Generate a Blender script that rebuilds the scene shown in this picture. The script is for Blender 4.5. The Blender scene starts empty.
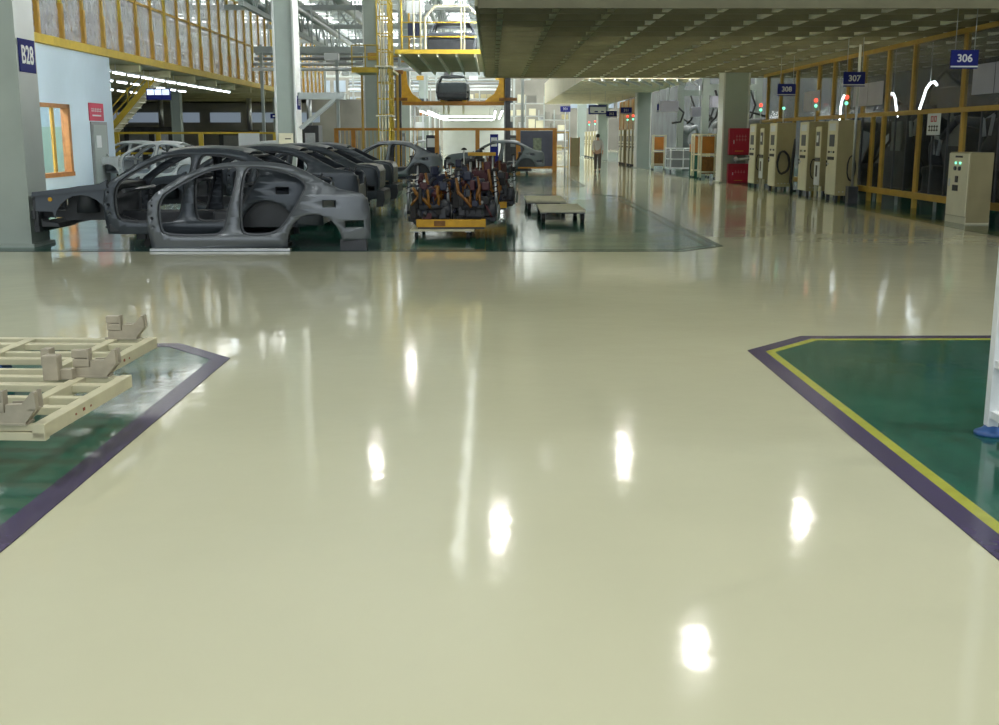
import bpy, bmesh, math, random
from mathutils import Vector, Matrix
from mathutils.geometry import tessellate_polygon
random.seed(7)
C = bpy.context.scene
COL = C.collection
R = math.radians

# ------------------------------------------------------------------ camera, world, exposure
cam_data = bpy.data.cameras.new('camera')
cam_data.sensor_width = 36.0
cam_data.lens = 1119.0 / 999.0 * 36.0
cam_data.clip_end = 400
cam = bpy.data.objects.new('camera', cam_data)
COL.objects.link(cam)
cam.location = (0, 0, 1.6)
cam.rotation_euler = (R(90 - 11.394), 0, -0.0067)
C.camera = cam
world = bpy.data.worlds.new('world')
C.world = world
world.use_nodes = True
bgn = world.node_tree.nodes['Background']
bgn.inputs[0].default_value = (0.90, 0.96, 1.0, 1)
bgn.inputs[1].default_value = 1.1
C.view_settings.view_transform = 'Standard'
C.view_settings.look = 'None'
C.view_settings.gamma = 1
C.view_settings.use_curve_mapping = False
C.view_settings.exposure = 0.0
LAMP_L = 930.0        # high bay lens radiance
FAR_L = 300.0         # the weaker lamps farther down the hall
TUBE_L = 9.0          # fluorescent tubes
SKY_L = 7.0           # translucent roof panels

# ------------------------------------------------------------------ materials
MATS = {}
def mat(name, col, rough=0.5, metal=0.0, var=0.0, scale=8.0, bump=0.0, bscale=30.0, emis=None, estr=0.0, spec=0.5, rvar=0.0):
    if name in MATS:
        return MATS[name]
    m = bpy.data.materials.new(name)
    m.use_nodes = True
    nt = m.node_tree
    b = nt.nodes['Principled BSDF']
    b.inputs['Base Color'].default_value = (*col, 1)
    b.inputs['Roughness'].default_value = rough
    b.inputs['Metallic'].default_value = metal
    b.inputs['Specular IOR Level'].default_value = spec
    tc = nt.nodes.new('ShaderNodeTexCoord')
    if var > 0:
        n = nt.nodes.new('ShaderNodeTexNoise')
        n.inputs['Scale'].default_value = scale
        n.inputs['Detail'].default_value = 5
        nt.links.new(tc.outputs['Object'], n.inputs['Vector'])
        r = nt.nodes.new('ShaderNodeValToRGB')
        r.color_ramp.elements[0].position = 0.3
        r.color_ramp.elements[1].position = 0.7
        r.color_ramp.elements[0].color = (*[c * (1 - var) for c in col], 1)
        r.color_ramp.elements[1].color = (*[min(1, c * (1 + var)) for c in col], 1)
        nt.links.new(n.outputs['Fac'], r.inputs['Fac'])
        nt.links.new(r.outputs['Color'], b.inputs['Base Color'])
        if rvar > 0:
            mr = nt.nodes.new('ShaderNodeMapRange')
            mr.inputs['From Min'].default_value = 0.3
            mr.inputs['From Max'].default_value = 0.7
            mr.inputs['To Min'].default_value = max(0.02, rough - rvar)
            mr.inputs['To Max'].default_value = rough + rvar
            nt.links.new(n.outputs['Fac'], mr.inputs['Value'])
            nt.links.new(mr.outputs['Result'], b.inputs['Roughness'])
    if bump > 0:
        n2 = nt.nodes.new('ShaderNodeTexNoise')
        n2.inputs['Scale'].default_value = bscale
        n2.inputs['Detail'].default_value = 3
        nt.links.new(tc.outputs['Object'], n2.inputs['Vector'])
        bp = nt.nodes.new('ShaderNodeBump')
        bp.inputs['Strength'].default_value = bump
        bp.inputs['Distance'].default_value = 0.02
        nt.links.new(n2.outputs['Fac'], bp.inputs['Height'])
        nt.links.new(bp.outputs['Normal'], b.inputs['Normal'])
    if emis:
        b.inputs['Emission Color'].default_value = (*emis, 1)
        b.inputs['Emission Strength'].default_value = estr
    MATS[name] = m
    return m

def glass(name, tint, alpha, rough=0.04, milky=0.0):
    m = bpy.data.materials.new(name)
    m.use_nodes = True
    nt = m.node_tree
    nt.nodes.clear()
    out = nt.nodes.new('ShaderNodeOutputMaterial')
    mix = nt.nodes.new('ShaderNodeMixShader')
    tr = nt.nodes.new('ShaderNodeBsdfTransparent')
    pr = nt.nodes.new('ShaderNodeBsdfPrincipled')
    tr.inputs[0].default_value = (0.92, 0.94, 0.95, 1)
    pr.inputs['Base Color'].default_value = (*tint, 1)
    pr.inputs['Roughness'].default_value = rough
    tc = nt.nodes.new('ShaderNodeTexCoord')
    nz = nt.nodes.new('ShaderNodeTexNoise')
    nz.inputs['Scale'].default_value = 1.7 if not milky else 2.6
    nz.inputs['Detail'].default_value = 4
    nt.links.new(tc.outputs['Object'], nz.inputs['Vector'])
    bp = nt.nodes.new('ShaderNodeBump')
    bp.inputs['Strength'].default_value = 0.25 if not milky else 1.0
    bp.inputs['Distance'].default_value = 0.05 if not milky else 0.14
    nt.links.new(nz.outputs['Fac'], bp.inputs['Height'])
    nt.links.new(bp.outputs['Normal'], pr.inputs['Normal'])
    mix.inputs[0].default_value = alpha
    nt.links.new(tr.outputs[0], mix.inputs[1])
    last = pr
    if milky > 0:
        tl = nt.nodes.new('ShaderNodeBsdfTranslucent')
        tl.inputs[0].default_value = (0.75, 0.75, 0.85, 1)
        m2 = nt.nodes.new('ShaderNodeMixShader')
        m2.inputs[0].default_value = milky
        nt.links.new(pr.outputs[0], m2.inputs[1])
        nt.links.new(tl.outputs[0], m2.inputs[2])
        last = m2
    nt.links.new(last.outputs[0], mix.inputs[2])
    nt.links.new(mix.outputs[0], out.inputs[0])
    MATS[name] = m
    return m

M_floor = mat('floor_epoxy', (0.59, 0.592, 0.425), 0.085, var=0.035, scale=0.5, bump=0.10, bscale=3.2, rvar=0.03, spec=0.5)
M_green = mat('green_epoxy', (0.012, 0.098, 0.066), 0.11, var=0.22, scale=1.1, bump=0.10, bscale=3.2, rvar=0.05)
M_purple = mat('purple_line', (0.060, 0.045, 0.115), 0.2, var=0.12, scale=6)
M_yline = mat('yellow_line', (0.40, 0.42, 0.055), 0.22, var=0.1, scale=9)
M_dkline = mat('dark_green_line', (0.012, 0.04, 0.035), 0.18)
M_column = mat('column_paint', (0.34, 0.40, 0.37), 0.45, var=0.06, scale=1.5)
M_deck = mat('deck_olive', (0.46, 0.445, 0.27), 0.6, var=0.1, scale=2)
M_channel = mat('channel_cream', (0.86, 0.85, 0.74), 0.5, var=0.1, scale=3)
M_soffit = mat('soffit_cream', (0.84, 0.79, 0.60), 0.55, var=0.06, scale=1)
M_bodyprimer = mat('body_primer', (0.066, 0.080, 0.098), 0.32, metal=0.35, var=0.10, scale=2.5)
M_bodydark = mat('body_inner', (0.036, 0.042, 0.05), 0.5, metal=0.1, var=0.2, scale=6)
M_bodylight = mat('body_galvanised', (0.26, 0.30, 0.34), 0.35, metal=0.3, var=0.1, scale=3)
M_bodywhite = mat('body_white', (0.62, 0.66, 0.68), 0.35, var=0.06, scale=3)
M_yellow = mat('safety_yellow', (0.56, 0.40, 0.035), 0.45, var=0.1, scale=4)
M_orange = mat('rail_orange', (0.46, 0.20, 0.025), 0.5, var=0.12, scale=4)
M_mustard = mat('frame_mustard', (0.50, 0.31, 0.05), 0.5, var=0.1, scale=4)
M_white = mat('white_paint', (0.76, 0.80, 0.83), 0.45, var=0.03, scale=2)
M_office = mat('office_wall_paint', (0.56, 0.70, 0.82), 0.6, var=0.03, scale=1)
M_cream = mat('cream_enamel', (0.74, 0.71, 0.53), 0.38, var=0.05, scale=3)  # on cabinet doors the aisle light is put into this paler tone
M_creamside = mat('tan_and_shaded_cream', (0.40, 0.355, 0.20), 0.42, var=0.06, scale=3)  # on cabinet cases the shade of the side is put into this darker tone
M_skid = mat('skid_cream', (0.60, 0.57, 0.40), 0.42, var=0.08, scale=7)
M_bracket = mat('bracket_beige', (0.40, 0.365, 0.285), 0.6, var=0.14, scale=12)
M_black = mat('black_rubber', (0.012, 0.012, 0.013), 0.55)
M_cable = mat('black_cable', (0.02, 0.02, 0.022), 0.5)
M_dark = mat('dark_machine', (0.045, 0.05, 0.06), 0.45, var=0.3, scale=4)
M_grey = mat('mid_grey', (0.25, 0.27, 0.28), 0.45, var=0.08, scale=4)
M_post = mat('post_ochre', (0.46, 0.26, 0.03), 0.5, var=0.12, scale=4)
M_steel = mat('steel', (0.55, 0.58, 0.60), 0.3, metal=0.8, var=0.1, scale=6)
M_truss = mat('truss_paint', (0.38, 0.43, 0.43), 0.5, var=0.08, scale=2)
M_blue = mat('sign_blue', (0.020, 0.028, 0.20), 0.75, spec=0.15)
M_letter = mat('sign_white', (0.75, 0.78, 0.80), 0.5)
M_red = mat('cabinet_red', (0.37, 0.012, 0.042), 0.35, var=0.08, scale=3)
M_redsign = mat('sign_red', (0.55, 0.03, 0.09), 0.45)
M_wood = mat('window_wood', (0.38, 0.17, 0.055), 0.5, var=0.18, scale=6)
M_brown = mat('brown_clamp', (0.20, 0.085, 0.014), 0.5, var=0.25, scale=9)
M_maroon = mat('maroon_cover', (0.06, 0.012, 0.018), 0.45, var=0.2, scale=9)
M_navy = mat('navy_part', (0.014, 0.02, 0.048), 0.4, var=0.2, scale=9)
M_amber = mat('amber_tray', (0.60, 0.33, 0.015), 0.42, var=0.15, scale=6)
M_board = mat('orange_board', (0.52, 0.19, 0.03), 0.55, var=0.1, scale=5)
M_greenbox = mat('green_panel', (0.02, 0.12, 0.085), 0.5, var=0.1, scale=3)
M_wallback = mat('far_wall_grey', (0.21, 0.21, 0.19), 0.7, var=0.25, scale=0.35)
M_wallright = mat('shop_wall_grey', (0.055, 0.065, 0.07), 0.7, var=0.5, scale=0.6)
M_lilac = mat('screen_lilac', (0.42, 0.42, 0.52), 0.5, var=0.06, scale=2)
M_tube = mat('tube_light', (0.9, 0.95, 1.0), 0.4, emis=(0.93, 0.98, 1.0), estr=TUBE_L)
M_lens = mat('lamp_lens', (0.9, 0.9, 0.9), 0.4, emis=(1.0, 0.985, 0.93), estr=LAMP_L)
M_lensfar = mat('far_lamp_lens', (0.9, 0.9, 0.9), 0.4, emis=(1.0, 0.985, 0.93), estr=FAR_L)
M_strip = mat('strip_lens', (0.9, 0.9, 0.9), 0.4, emis=(0.95, 0.99, 1.0), estr=2.2)
M_flood = mat('added_flood_lens', (0.9, 0.9, 0.9), 0.4, emis=(0.96, 0.99, 1.0), estr=400.0)
M_tubehi = mat('added_deck_tube', (0.9, 0.9, 0.9), 0.4, emis=(1.0, 0.98, 0.90), estr=85.0)
M_flange = mat('column_flange_lit', (0.64, 0.67, 0.66), 0.28, var=0.04, scale=2)  # light on the aisle-facing flanges put into a paler, glossier colour
M_sky = mat('translucent_roof', (0.8, 0.85, 0.9), 0.6, emis=(1.0, 0.99, 0.96), estr=SKY_L)
M_redlamp = mat('lamp_red', (0.6, 0.02, 0.01), 0.3, emis=(1.0, 0.10, 0.06), estr=1.6)
M_greenlamp = mat('lamp_green', (0.05, 0.6, 0.3), 0.3, emis=(0.25, 1.0, 0.62), estr=1.6)
M_window = mat('lit_window_band', (0.2, 0.25, 0.3), 0.4, emis=(0.55, 0.68, 0.85), estr=0.25)
M_lightbox = mat('light_box', (0.7, 0.8, 0.95), 0.4, emis=(0.75, 0.85, 1.0), estr=0.9)
M_skin = mat('skin', (0.42, 0.25, 0.17), 0.55)
M_shirt = mat('pale_shirt', (0.50, 0.49, 0.47), 0.8, var=0.06, scale=6)
M_trousers = mat('dark_trousers', (0.085, 0.072, 0.062), 0.8)
M_hair = mat('black_hair', (0.012, 0.01, 0.01), 0.6)
M_bluefoot = mat('blue_foot', (0.03, 0.10, 0.30), 0.45, var=0.15, scale=20)
M_paleblue = mat('pale_blue_door', (0.34, 0.40, 0.40), 0.5)
M_glass_r = glass('partition_glass', (0.05, 0.055, 0.06), 0.12, 0.05)
M_glass_u = glass('upper_partition_glass', (0.30, 0.30, 0.33), 0.26, 0.06)  # reflected haze on the upper panes put into a paler, denser tint
M_softtube = mat('added_beam_tube', (0.9, 0.9, 0.9), 0.4, emis=(1.0, 0.97, 0.88), estr=60.0)
M_glass_l = glass('gallery_glass', (0.36, 0.36, 0.43), 0.42, 0.12, 0.3)

def sheet_translucent(name, col, tcol, k):
    m = mat(name, col, 0.55, var=0.10, scale=1.2)
    nt = m.node_tree
    b = nt.nodes['Principled BSDF']
    out = [n for n in nt.nodes if n.type == 'OUTPUT_MATERIAL'][0]
    tl = nt.nodes.new('ShaderNodeBsdfTranslucent')
    tl.inputs[0].default_value = (*tcol, 1)
    mx = nt.nodes.new('ShaderNodeMixShader')
    mx.inputs[0].default_value = k
    nt.links.new(b.outputs[0], mx.inputs[1])
    nt.links.new(tl.outputs[0], mx.inputs[2])
    nt.links.new(mx.outputs[0], out.inputs[0])
    return m
M_sheet = sheet_translucent('deck_sheet', (0.47, 0.455, 0.30), (0.60, 0.58, 0.42), 0.30)

# ------------------------------------------------------------------ mesh builder
class MB:
    def __init__(self):
        self.bm = bmesh.new()
        self.mats = []
        self.mi = 0
    def use(self, m):
        if m not in self.mats:
            self.mats.append(m)
        self.mi = self.mats.index(m)
        return self
    def _tag(self, faces, smooth=False):
        for f in faces:
            f.material_index = self.mi
            f.smooth = smooth
    def box(self, x0, x1, y0, y1, z0, z1, bev=0.0, mtx=None):
        b2 = bmesh.new()
        bmesh.ops.create_cube(b2, size=1)
        for v in b2.verts:
            v.co = Vector(((x0 + x1) / 2 + v.co.x * (x1 - x0), (y0 + y1) / 2 + v.co.y * (y1 - y0), (z0 + z1) / 2 + v.co.z * (z1 - z0)))
        if bev > 0:
            bmesh.ops.bevel(b2, geom=b2.edges[:], offset=bev, segments=2, affect='EDGES', profile=0.5)
        self._merge(b2, mtx)
        return self
    def _merge(self, b2, mtx=None, smooth=False):
        mp = {}
        for v in b2.verts:
            co = mtx @ v.co if mtx else v.co
            mp[v.index] = self.bm.verts.new(co)
        b2.verts.index_update()
        for f in b2.faces:
            try:
                nf = self.bm.faces.new([mp[v.index] for v in f.verts])
                nf.material_index = self.mi
                nf.smooth = smooth or f.smooth
            except ValueError:
                pass
        b2.free()
    def bar(self, p0, p1, w, h=None, up=(0, 0, 1)):
        """rectangular bar from p0 to p1"""
        h = h or w
        p0, p1 = Vector(p0), Vector(p1)
        d = (p1 - p0).normalized()
        u = Vector(up)
        if abs(d.dot(u)) > 0.98:
            u = Vector((0, 1, 0))
        s = d.cross(u).normalized()
        t = s.cross(d).normalized()
        vs = []
        for p in (p0, p1):
            for a, b in ((-1, -1), (1, -1), (1, 1), (-1, 1)):
                vs.append(self.bm.verts.new(p + s * a * w / 2 + t * b * h / 2))
        for q in ((3, 2, 1, 0), (4, 5, 6, 7), (0, 1, 5, 4), (1, 2, 6, 5), (2, 3, 7, 6), (3, 0, 4, 7)):
            f = self.bm.faces.new([vs[i] for i in q])
            f.material_index = self.mi
        return self
    def tube(self, pts, r, seg=8, caps=True):
        pts = [Vector(p) for p in pts]
        rad = r if isinstance(r, (list, tuple)) else [r] * len(pts)
        rings = []
        prev = None
        for i, p in enumerate(pts):
            d = (pts[min(i + 1, len(pts) - 1)] - pts[max(i - 1, 0)]).normalized()
            if prev is None:
                u = Vector((0, 0, 1)) if abs(d.z) < 0.9 else Vector((1, 0, 0))
                s = d.cross(u).normalized()
            else:
                s = (prev - d * prev.dot(d)).normalized()
            prev = s
            t = d.cross(s)
            rings.append([self.bm.verts.new(p + (s * math.cos(2 * math.pi * k / seg) + t * math.sin(2 * math.pi * k / seg)) * rad[i]) for k in range(seg)])
        fs = []
        for a, b in zip(rings, rings[1:]):
            for k in range(seg):
                fs.append(self.bm.faces.new((a[k], a[(k + 1) % seg], b[(k + 1) % seg], b[k])))
        self._tag(fs, True)
        if caps:
            self._tag([self.bm.faces.new(rings[0][::-1]), self.bm.faces.new(rings[-1])])
        return self
    def cyl(self, p0, p1, r, seg=12):
        return self.tube([p0, p1], r, seg)
    def lathe(self, prof, seg=16, c=(0, 0, 0), axis='z'):
        rings = []
        for r, h in prof:
            ring = []
            for k in range(seg):
                a = 2 * math.pi * k / seg
                p = (r * math.cos(a), r * math.sin(a), h)
                if axis == 'y':
                    p = (p[0], p[2], p[1])
                elif axis == 'x':
                    p = (p[2], p[0], p[1])
                ring.append(self.bm.verts.new(Vector(p) + Vector(c)))
            rings.append(ring)
        fs = []
        for a, b in zip(rings, rings[1:]):
            for k in range(seg):
                fs.append(self.bm.faces.new((a[k], a[(k + 1) % seg], b[(k + 1) % seg], b[k])))
        self._tag(fs, True)
        for ring in (rings[0], rings[-1]):
            try:
                self._tag([self.bm.faces.new(ring)])
            except ValueError:
                pass
        return self
    def prism(self, poly, y0, y1, plane='xz', holes=()):
        """extrude a polygon (with holes) drawn in a plane between two depths"""
        def P(a, b, d):
            return {'xz': (a, d, b), 'xy': (a, b, d), 'yz': (d, a, b)}[plane]
        loops = [list(poly)] + [list(h) for h in holes]
        tri = tessellate_polygon([[Vector((a, b, 0)) for a, b in L] for L in loops])
        flat = [p for L in loops for p in L]
        va = [self.bm.verts.new(P(a, b, y0)) for a, b in flat]
        vb = [self.bm.verts.new(P(a, b, y1)) for a, b in flat]
        fs = []
        for t in tri:
            try:
                fs.append(self.bm.faces.new([va[i] for i in t]))
                fs.append(self.bm.faces.new([vb[i] for i in t][::-1]))
            except ValueError:
                pass
        o = 0
        for L in loops:
            n = len(L)
            for k in range(n):
                a, b = o + k, o + (k + 1) % n
                try:
                    fs.append(self.bm.faces.new((va[a], va[b], vb[b], vb[a])))
                except ValueError:
                    pass
            o += n
        self._tag(fs)
        return self
    def sphere(self, c, r, sx=1, sy=1, sz=1, seg=12):
        b2 = bmesh.new()
        bmesh.ops.create_uvsphere(b2, u_segments=seg, v_segments=max(6, seg // 2), radius=r)
        for v in b2.verts:
            v.co = Vector((v.co.x * sx + c[0], v.co.y * sy + c[1], v.co.z * sz + c[2]))
        self._merge(b2, None, True)
        return self
    def text(self, s, size, origin, xdir, zdir, depth=0.004, xs=1.0, bold=0.0):
        """raised lettering; origin is its centre"""
        cu = bpy.data.curves.new('lettering', 'FONT')
        cu.body = s
        cu.size = size
        cu.align_x = 'CENTER'
        cu.align_y = 'CENTER'
        cu.extrude = depth
        cu.offset = bold
        to = bpy.data.objects.new('lettering', cu)
        COL.objects.link(to)
        dg = bpy.context.evaluated_depsgraph_get()
        me = bpy.data.meshes.new_from_object(to.evaluated_get(dg))
        bpy.data.objects.remove(to)
        bpy.data.curves.remove(cu)
        x, z = Vector(xdir).normalized(), Vector(zdir).normalized()
        n = x.cross(z)
        b2 = bmesh.new()
        b2.from_mesh(me)
        bpy.data.meshes.remove(me)
        for v in b2.verts:
            v.co = Vector(origin) + x * v.co.x * xs + z * v.co.y + n * v.co.z
        b2.verts.index_update()
        self._merge(b2)
        return self
    def build(self, name, material=None, parent=None, fix=True):
        me = bpy.data.meshes.new(name)
        if fix:
            bmesh.ops.recalc_face_normals(self.bm, faces=self.bm.faces[:])
        self.bm.to_mesh(me)
        self.bm.free()
        for m in (self.mats or [material]):
            me.materials.append(m)
        o = bpy.data.objects.new(name, me)
        COL.objects.link(o)
        if parent:
            o.parent = parent
        return o

def tag(o, label, cat, group=None):
    o['label'] = label
    o['category'] = cat
    if group:
        o['group'] = group
    return o
def thing(name, label, cat, loc=(0, 0, 0), rz=0.0, group=None):
    o = bpy.data.objects.new(name, None)
    o.empty_display_size = 0.2
    COL.objects.link(o)
    o.location = loc
    o.rotation_euler = (0, 0, rz)
    return tag(o, label, cat, group)
def struct_root(name):
    o = bpy.data.objects.new(name, None)
    COL.objects.link(o)
    o['kind'] = 'structure'
    return o
def struct(name, mb, m, parent=None):
    o = mb.build(name, m, parent)
    if not parent:
        o['kind'] = 'structure'
    return o
def copy_tree(o, loc=None, rz=None, label=None, parent=None):
    c = o.copy()
    COL.objects.link(c)
    if parent:
        c.parent = parent
    for ch in list(o.children):
        copy_tree(ch, parent=c)
    if loc is not None:
        c.location = loc
    if rz is not None:
        c.rotation_euler = (0, 0, rz)
    if label:
        c['label'] = label
    return c
def chaikin(p, n=1, closed=True):
    for _ in range(n):
        q = []
        m = len(p)
        for i in range(m if closed else m - 1):
            a, b = p[i], p[(i + 1) % m]
            q += [(a[0] * .75 + b[0] * .25, a[1] * .75 + b[1] * .25), (a[0] * .25 + b[0] * .75, a[1] * .25 + b[1] * .75)]
        p = q
    return p

# ================================================================== THE SETTING
struct('floor', MB().box(-45, 30, -14, 150, -0.2, 0.0), M_floor)
def zone(name, poly, m, z=0.003):
    return struct(name, MB().prism(poly, 0.0005, z, 'xy'), m)
def offset_poly(poly, d):
    """inset an open chain to its left by d"""
    out = []
    n = len(poly)
    for i in range(n):
        p = Vector(poly[i])
        ns = []
        for a, b in ((i - 1, i), (i, i + 1)):
            if a < 0 or b >= n:
                continue
            e = (Vector(poly[b]) - Vector(poly[a])).normalized()
            ns.append(Vector((-e.y, e.x)))
        nn = sum(ns, Vector((0, 0)))
        nn.normalize()
        k = d / max(0.4, nn.dot(ns[0]))
        out.append(tuple(p + nn * k))
    return out
def line_strip(name, chain, d0, d1, m, z=0.005):
    a, b = offset_poly(chain, d0), offset_poly(chain, d1)
    return zone(name, a + b[::-1], m, z)
# left bay by the skids
lz = [(-1.93, 0.5), (-1.93, 8.10), (-2.46, 8.70), (-25, 8.66)]
zone('floor_green_zone', [(-25, 0.5)] + lz, M_green)
line_strip('floor_line', lz, 0.0, 0.13, M_purple)
# right bay by the white rack
rz_ = [(20, 9.10), (2.52, 9.00), (1.95, 8.38), (1.95, 0.5)]
zone('floor_green_zone', rz_ + [(20, 0.5)], M_green)
line_strip('floor_line', rz_, 0.0, 0.125, M_purple)
line_strip('floor_line', rz_, 0.125, 0.19, M_yline)
# car body bay
mz = [(3.50, 32.3), (3.50, 16.75), (2.75, 15.95), (-25, 16.05)]
mzl = [(2.95, 32.3), (3.55, 31.2), (3.45, 16.7), (2.75, 15.92), (-25, 16.05)]
zone('floor_green_zone', [(-25, 32.3)] + mzl, M_green)
chain = mzl[::-1]
line_strip('floor_line', chain, 0.0, 0.09, M_dkline)
line_strip('floor_line', chain, 0.20, 0.27, M_dkline)
zone('floor_green_zone', [(-25, 36.9), (3.0, 36.9), (3.15, 38), (3.1, 62), (-25, 62)], M_green)
line_strip('floor_line', [(-25, 36.9), (3.0, 36.9), (3.15, 38), (3.1, 62)], 0.0, 0.1, M_dkline)
# machine strip along the glazed partition
zone('floor_green_zone', [(8.30, 8), (16, 8), (16, 42), (8.30, 42)], M_green)
zone('floor_green_zone', [(7.75, 42), (16, 42), (16, 120), (7.75, 120)], M_green)

# ---- roof with translucent panels
roof = struct_root('ceiling')
rb = MB()
rb.box(-45, 30, -14, 150, 11.0, 11.2)
rb.build('roof_sheet', mat('roof_sheet', (0.33, 0.37, 0.38), 0.7, var=0.1, scale=0.5), roof)
sk = MB()
for x0 in (-27, -21.5, -16, -10.5, -5):
    for y0 in range(67 if x0 < -15 else 79, 146, 8):
        sk.box(x0, x0 + 3.2, y0, y0 + 6.5, 10.93, 10.995)
for x0 in (-31, -24.5, -18):
    for y0 in range(22, 66, 7):
        sk.box(x0, x0 + 2.6, y0, y0 + 4.5, 10.93, 10.995)
for x0 in (2, 7.5, 13):
    for y0 in range(50, 146, 8):
        sk.box(x0, x0 + 3.2, y0, y0 + 6.5, 10.93, 10.995)
sk.build('translucent_panel', M_sky, roof)

def truss(y, x0, x1, zb, zt, n):
    b = MB()
    b.bar((x0, y, zb), (x1, y, zb), 0.22, 0.25)
    b.bar((x0, y, zt), (x1, y, zt), 0.2, 0.2)
    st = (x1 - x0) / n
    for i in range(n):
        xa = x0 + i * st
        b.bar((xa, y, zb), (xa + st / 2, y, zt), 0.09)
        b.bar((xa + st / 2, y, zt), (xa + st, y, zb), 0.09)
        b.bar((xa + st / 2, y, zt), (xa + st / 2, y, zb), 0.07)
    return struct('roof_truss', b, M_truss)
for y in (37, 47.5, 58, 68, 78, 88, 98, 110, 122):
    truss(y, -32, 26, 7.9, 9.9, 22)
def long_truss(x, y0, y1, zb, zt, n):
    b = MB()
    b.bar((x, y0, zb), (x, y1, zb), 0.2)
    b.bar((x, y0, zt), (x, y1, zt), 0.2)
    st = (y1 - y0) / n
    for i in range(n):
        ya = y0 + i * st
        b.bar((x, ya, zb), (x, ya + st / 2, zt), 0.09)
        b.bar((x, ya + st / 2, zt), (x, ya + st, zb), 0.09)
    return struct('roof_truss', b, M_truss)
long_truss(-10.3, 48, 138, 7.0, 8.6, 30)
long_truss(-3.2, 58, 138, 8.0, 9.8, 26)
long_truss(-12.6, 48, 138, 8.6, 9.8, 30)
# purlins under the far roof
pb = MB()
for y in range(60, 146, 3):
    pb.bar((-44, y, 10.75), (8, y, 10.75), 0.12, 0.2)
pb.build('purlin', M_truss, roof)

# ---- far walls
w = struct('wall_back', MB().box(-45, 30, 146, 146.3, 0, 11), M_wallback)
wb = MB()
for x0 in list(range(-40, -9, 2)) + list(range(10, 28, 2)):
    wb.box(x0, x0 + 1.5, 145.9, 146.0, 5.2, 6.6)
    wb.box(x0, x0 + 1.5, 145.9, 146.0, 7.2, 8.6)
o = wb.build('window_1', M_window); o['kind'] = 'structure'
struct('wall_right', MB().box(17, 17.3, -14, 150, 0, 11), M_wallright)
struct('wall_left', MB().box(-38, -37.7, -14, 150, 0, 11), M_wallback)
wp = MB().box(-37.5, -8.5, 84, 84.25, 0, 4.3)
struct('wall_partition', wp, M_wallback)
wb = MB()
for x0, x1 in ((-31.5, -28.6), (-28.0, -24.2), (-23.0, -21.4), (-20.6, -18.4), (-17.6, -15.3), (-14.8, -12.6)):
    wb.box(x0, x1, 83.9, 84.0, 2.65, 3.35)
o = wb.build('window_2', M_window); o['kind'] = 'structure'

# ---- columns
def column(x0, x1, y0, y1, z1=10.9, fm=None):
    c = struct_root('column')
    b = MB()
    b.box(x0, x1, y0 + 0.06, y1 - 0.06, 0.0, z1)
    b.build('shaft', M_column, c)
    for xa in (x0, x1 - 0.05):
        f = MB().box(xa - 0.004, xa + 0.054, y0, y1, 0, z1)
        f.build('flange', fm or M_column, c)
    g = MB().box(x0 - 0.06, x1 + 0.06, y0 - 0.06, y1 + 0.06, 0, 0.05)
    g.build('base_plate', M_column, c)
    return c
column(-7.6, -6.80, 16.6, 17.3)
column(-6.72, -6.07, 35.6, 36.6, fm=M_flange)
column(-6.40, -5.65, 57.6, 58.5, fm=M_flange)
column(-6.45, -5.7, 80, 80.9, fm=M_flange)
column(-6.4, -5.65, 101, 101.9)
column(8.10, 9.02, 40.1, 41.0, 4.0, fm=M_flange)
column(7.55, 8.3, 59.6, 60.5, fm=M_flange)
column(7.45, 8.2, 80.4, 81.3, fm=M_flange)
column(7.6, 8.35, 101, 101.9)
column(-14.2, -13.6, 74.5, 75.1, 4.2)
column(-20.3, -19.7, 56, 56.6, 4.2)
column(-17.6, -17.1, 63, 63.5, 4.2)

# ---- low deck over the aisle (right): one translucent corrugated sheet on beams and channels
deck = struct_root('ceiling_deck')
d = MB()
d.box(-0.30, -0.24, 20.5, 43.85, 3.86, 4.10)
d.box(-0.25, 15.5, 43.75, 43.85, 3.80, 4.10)
d.build('edge_beam', M_deck, deck)
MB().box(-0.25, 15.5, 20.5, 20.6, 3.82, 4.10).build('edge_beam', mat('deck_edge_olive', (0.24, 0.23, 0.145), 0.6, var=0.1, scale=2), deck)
d = MB()
y = 20.6
prof = []
while y < 43.7:                                   # ribs run across the aisle
    prof += [(y, 4.03), (y + 0.06, 3.96), (y + 0.16, 3.96), (y + 0.22, 4.03)]
    y += 0.30
va = [d.bm.verts.new((-0.24, p, q)) for p, q in prof]
vb = [d.bm.verts.new((15.4, p, q)) for p, q in prof]
d._tag([d.bm.faces.new((va[i], va[i + 1], vb[i + 1], vb[i])) for i in range(len(prof) - 1)])
d.build('corrugated_sheet', M_sheet, deck)
d = MB()
y = 21.2
while y < 43.7:
    d.box(-0.24, 15.4, y, y + 0.08, 3.80, 3.96)
    y += 1.18
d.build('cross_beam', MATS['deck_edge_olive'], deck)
d = MB()
d2 = MB()
for i in range(16):
    x = 0.1 + i * 1.0
    (d if i > 2 else d2).box(x, x + 0.11, 20.6, 43.7, 3.825, 3.95)
d.build('channel', M_channel, deck)
d2.build('channel', M_deck, deck)

# ---- second, further deck with a closed soffit
s2 = struct_root('ceiling_soffit')
d = MB()
d.box(3.72, 8.3, 46, 81, 3.88, 5.3)
d.build('soffit_box', M_soffit, s2)
d = MB()
for y in range(47, 81, 2):
    d.box(3.70, 8.3, y, y + 0.05, 3.84, 3.89)
d.build('joint_strip', M_channel, s2)
d = MB()
for k in range(9):
    x = 3.9 + k * 0.5
    d.bar((x, 46.0, 3.83), (x + 1.1, 50.5, 3.83), 0.07, 0.09)
d.build('slanted_strip', M_white, s2)
d = MB()
d.box(0.5, 8.3, 60, 60.4, 4.6, 4.9)
d.build('lintel', M_soffit, s2)

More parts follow.
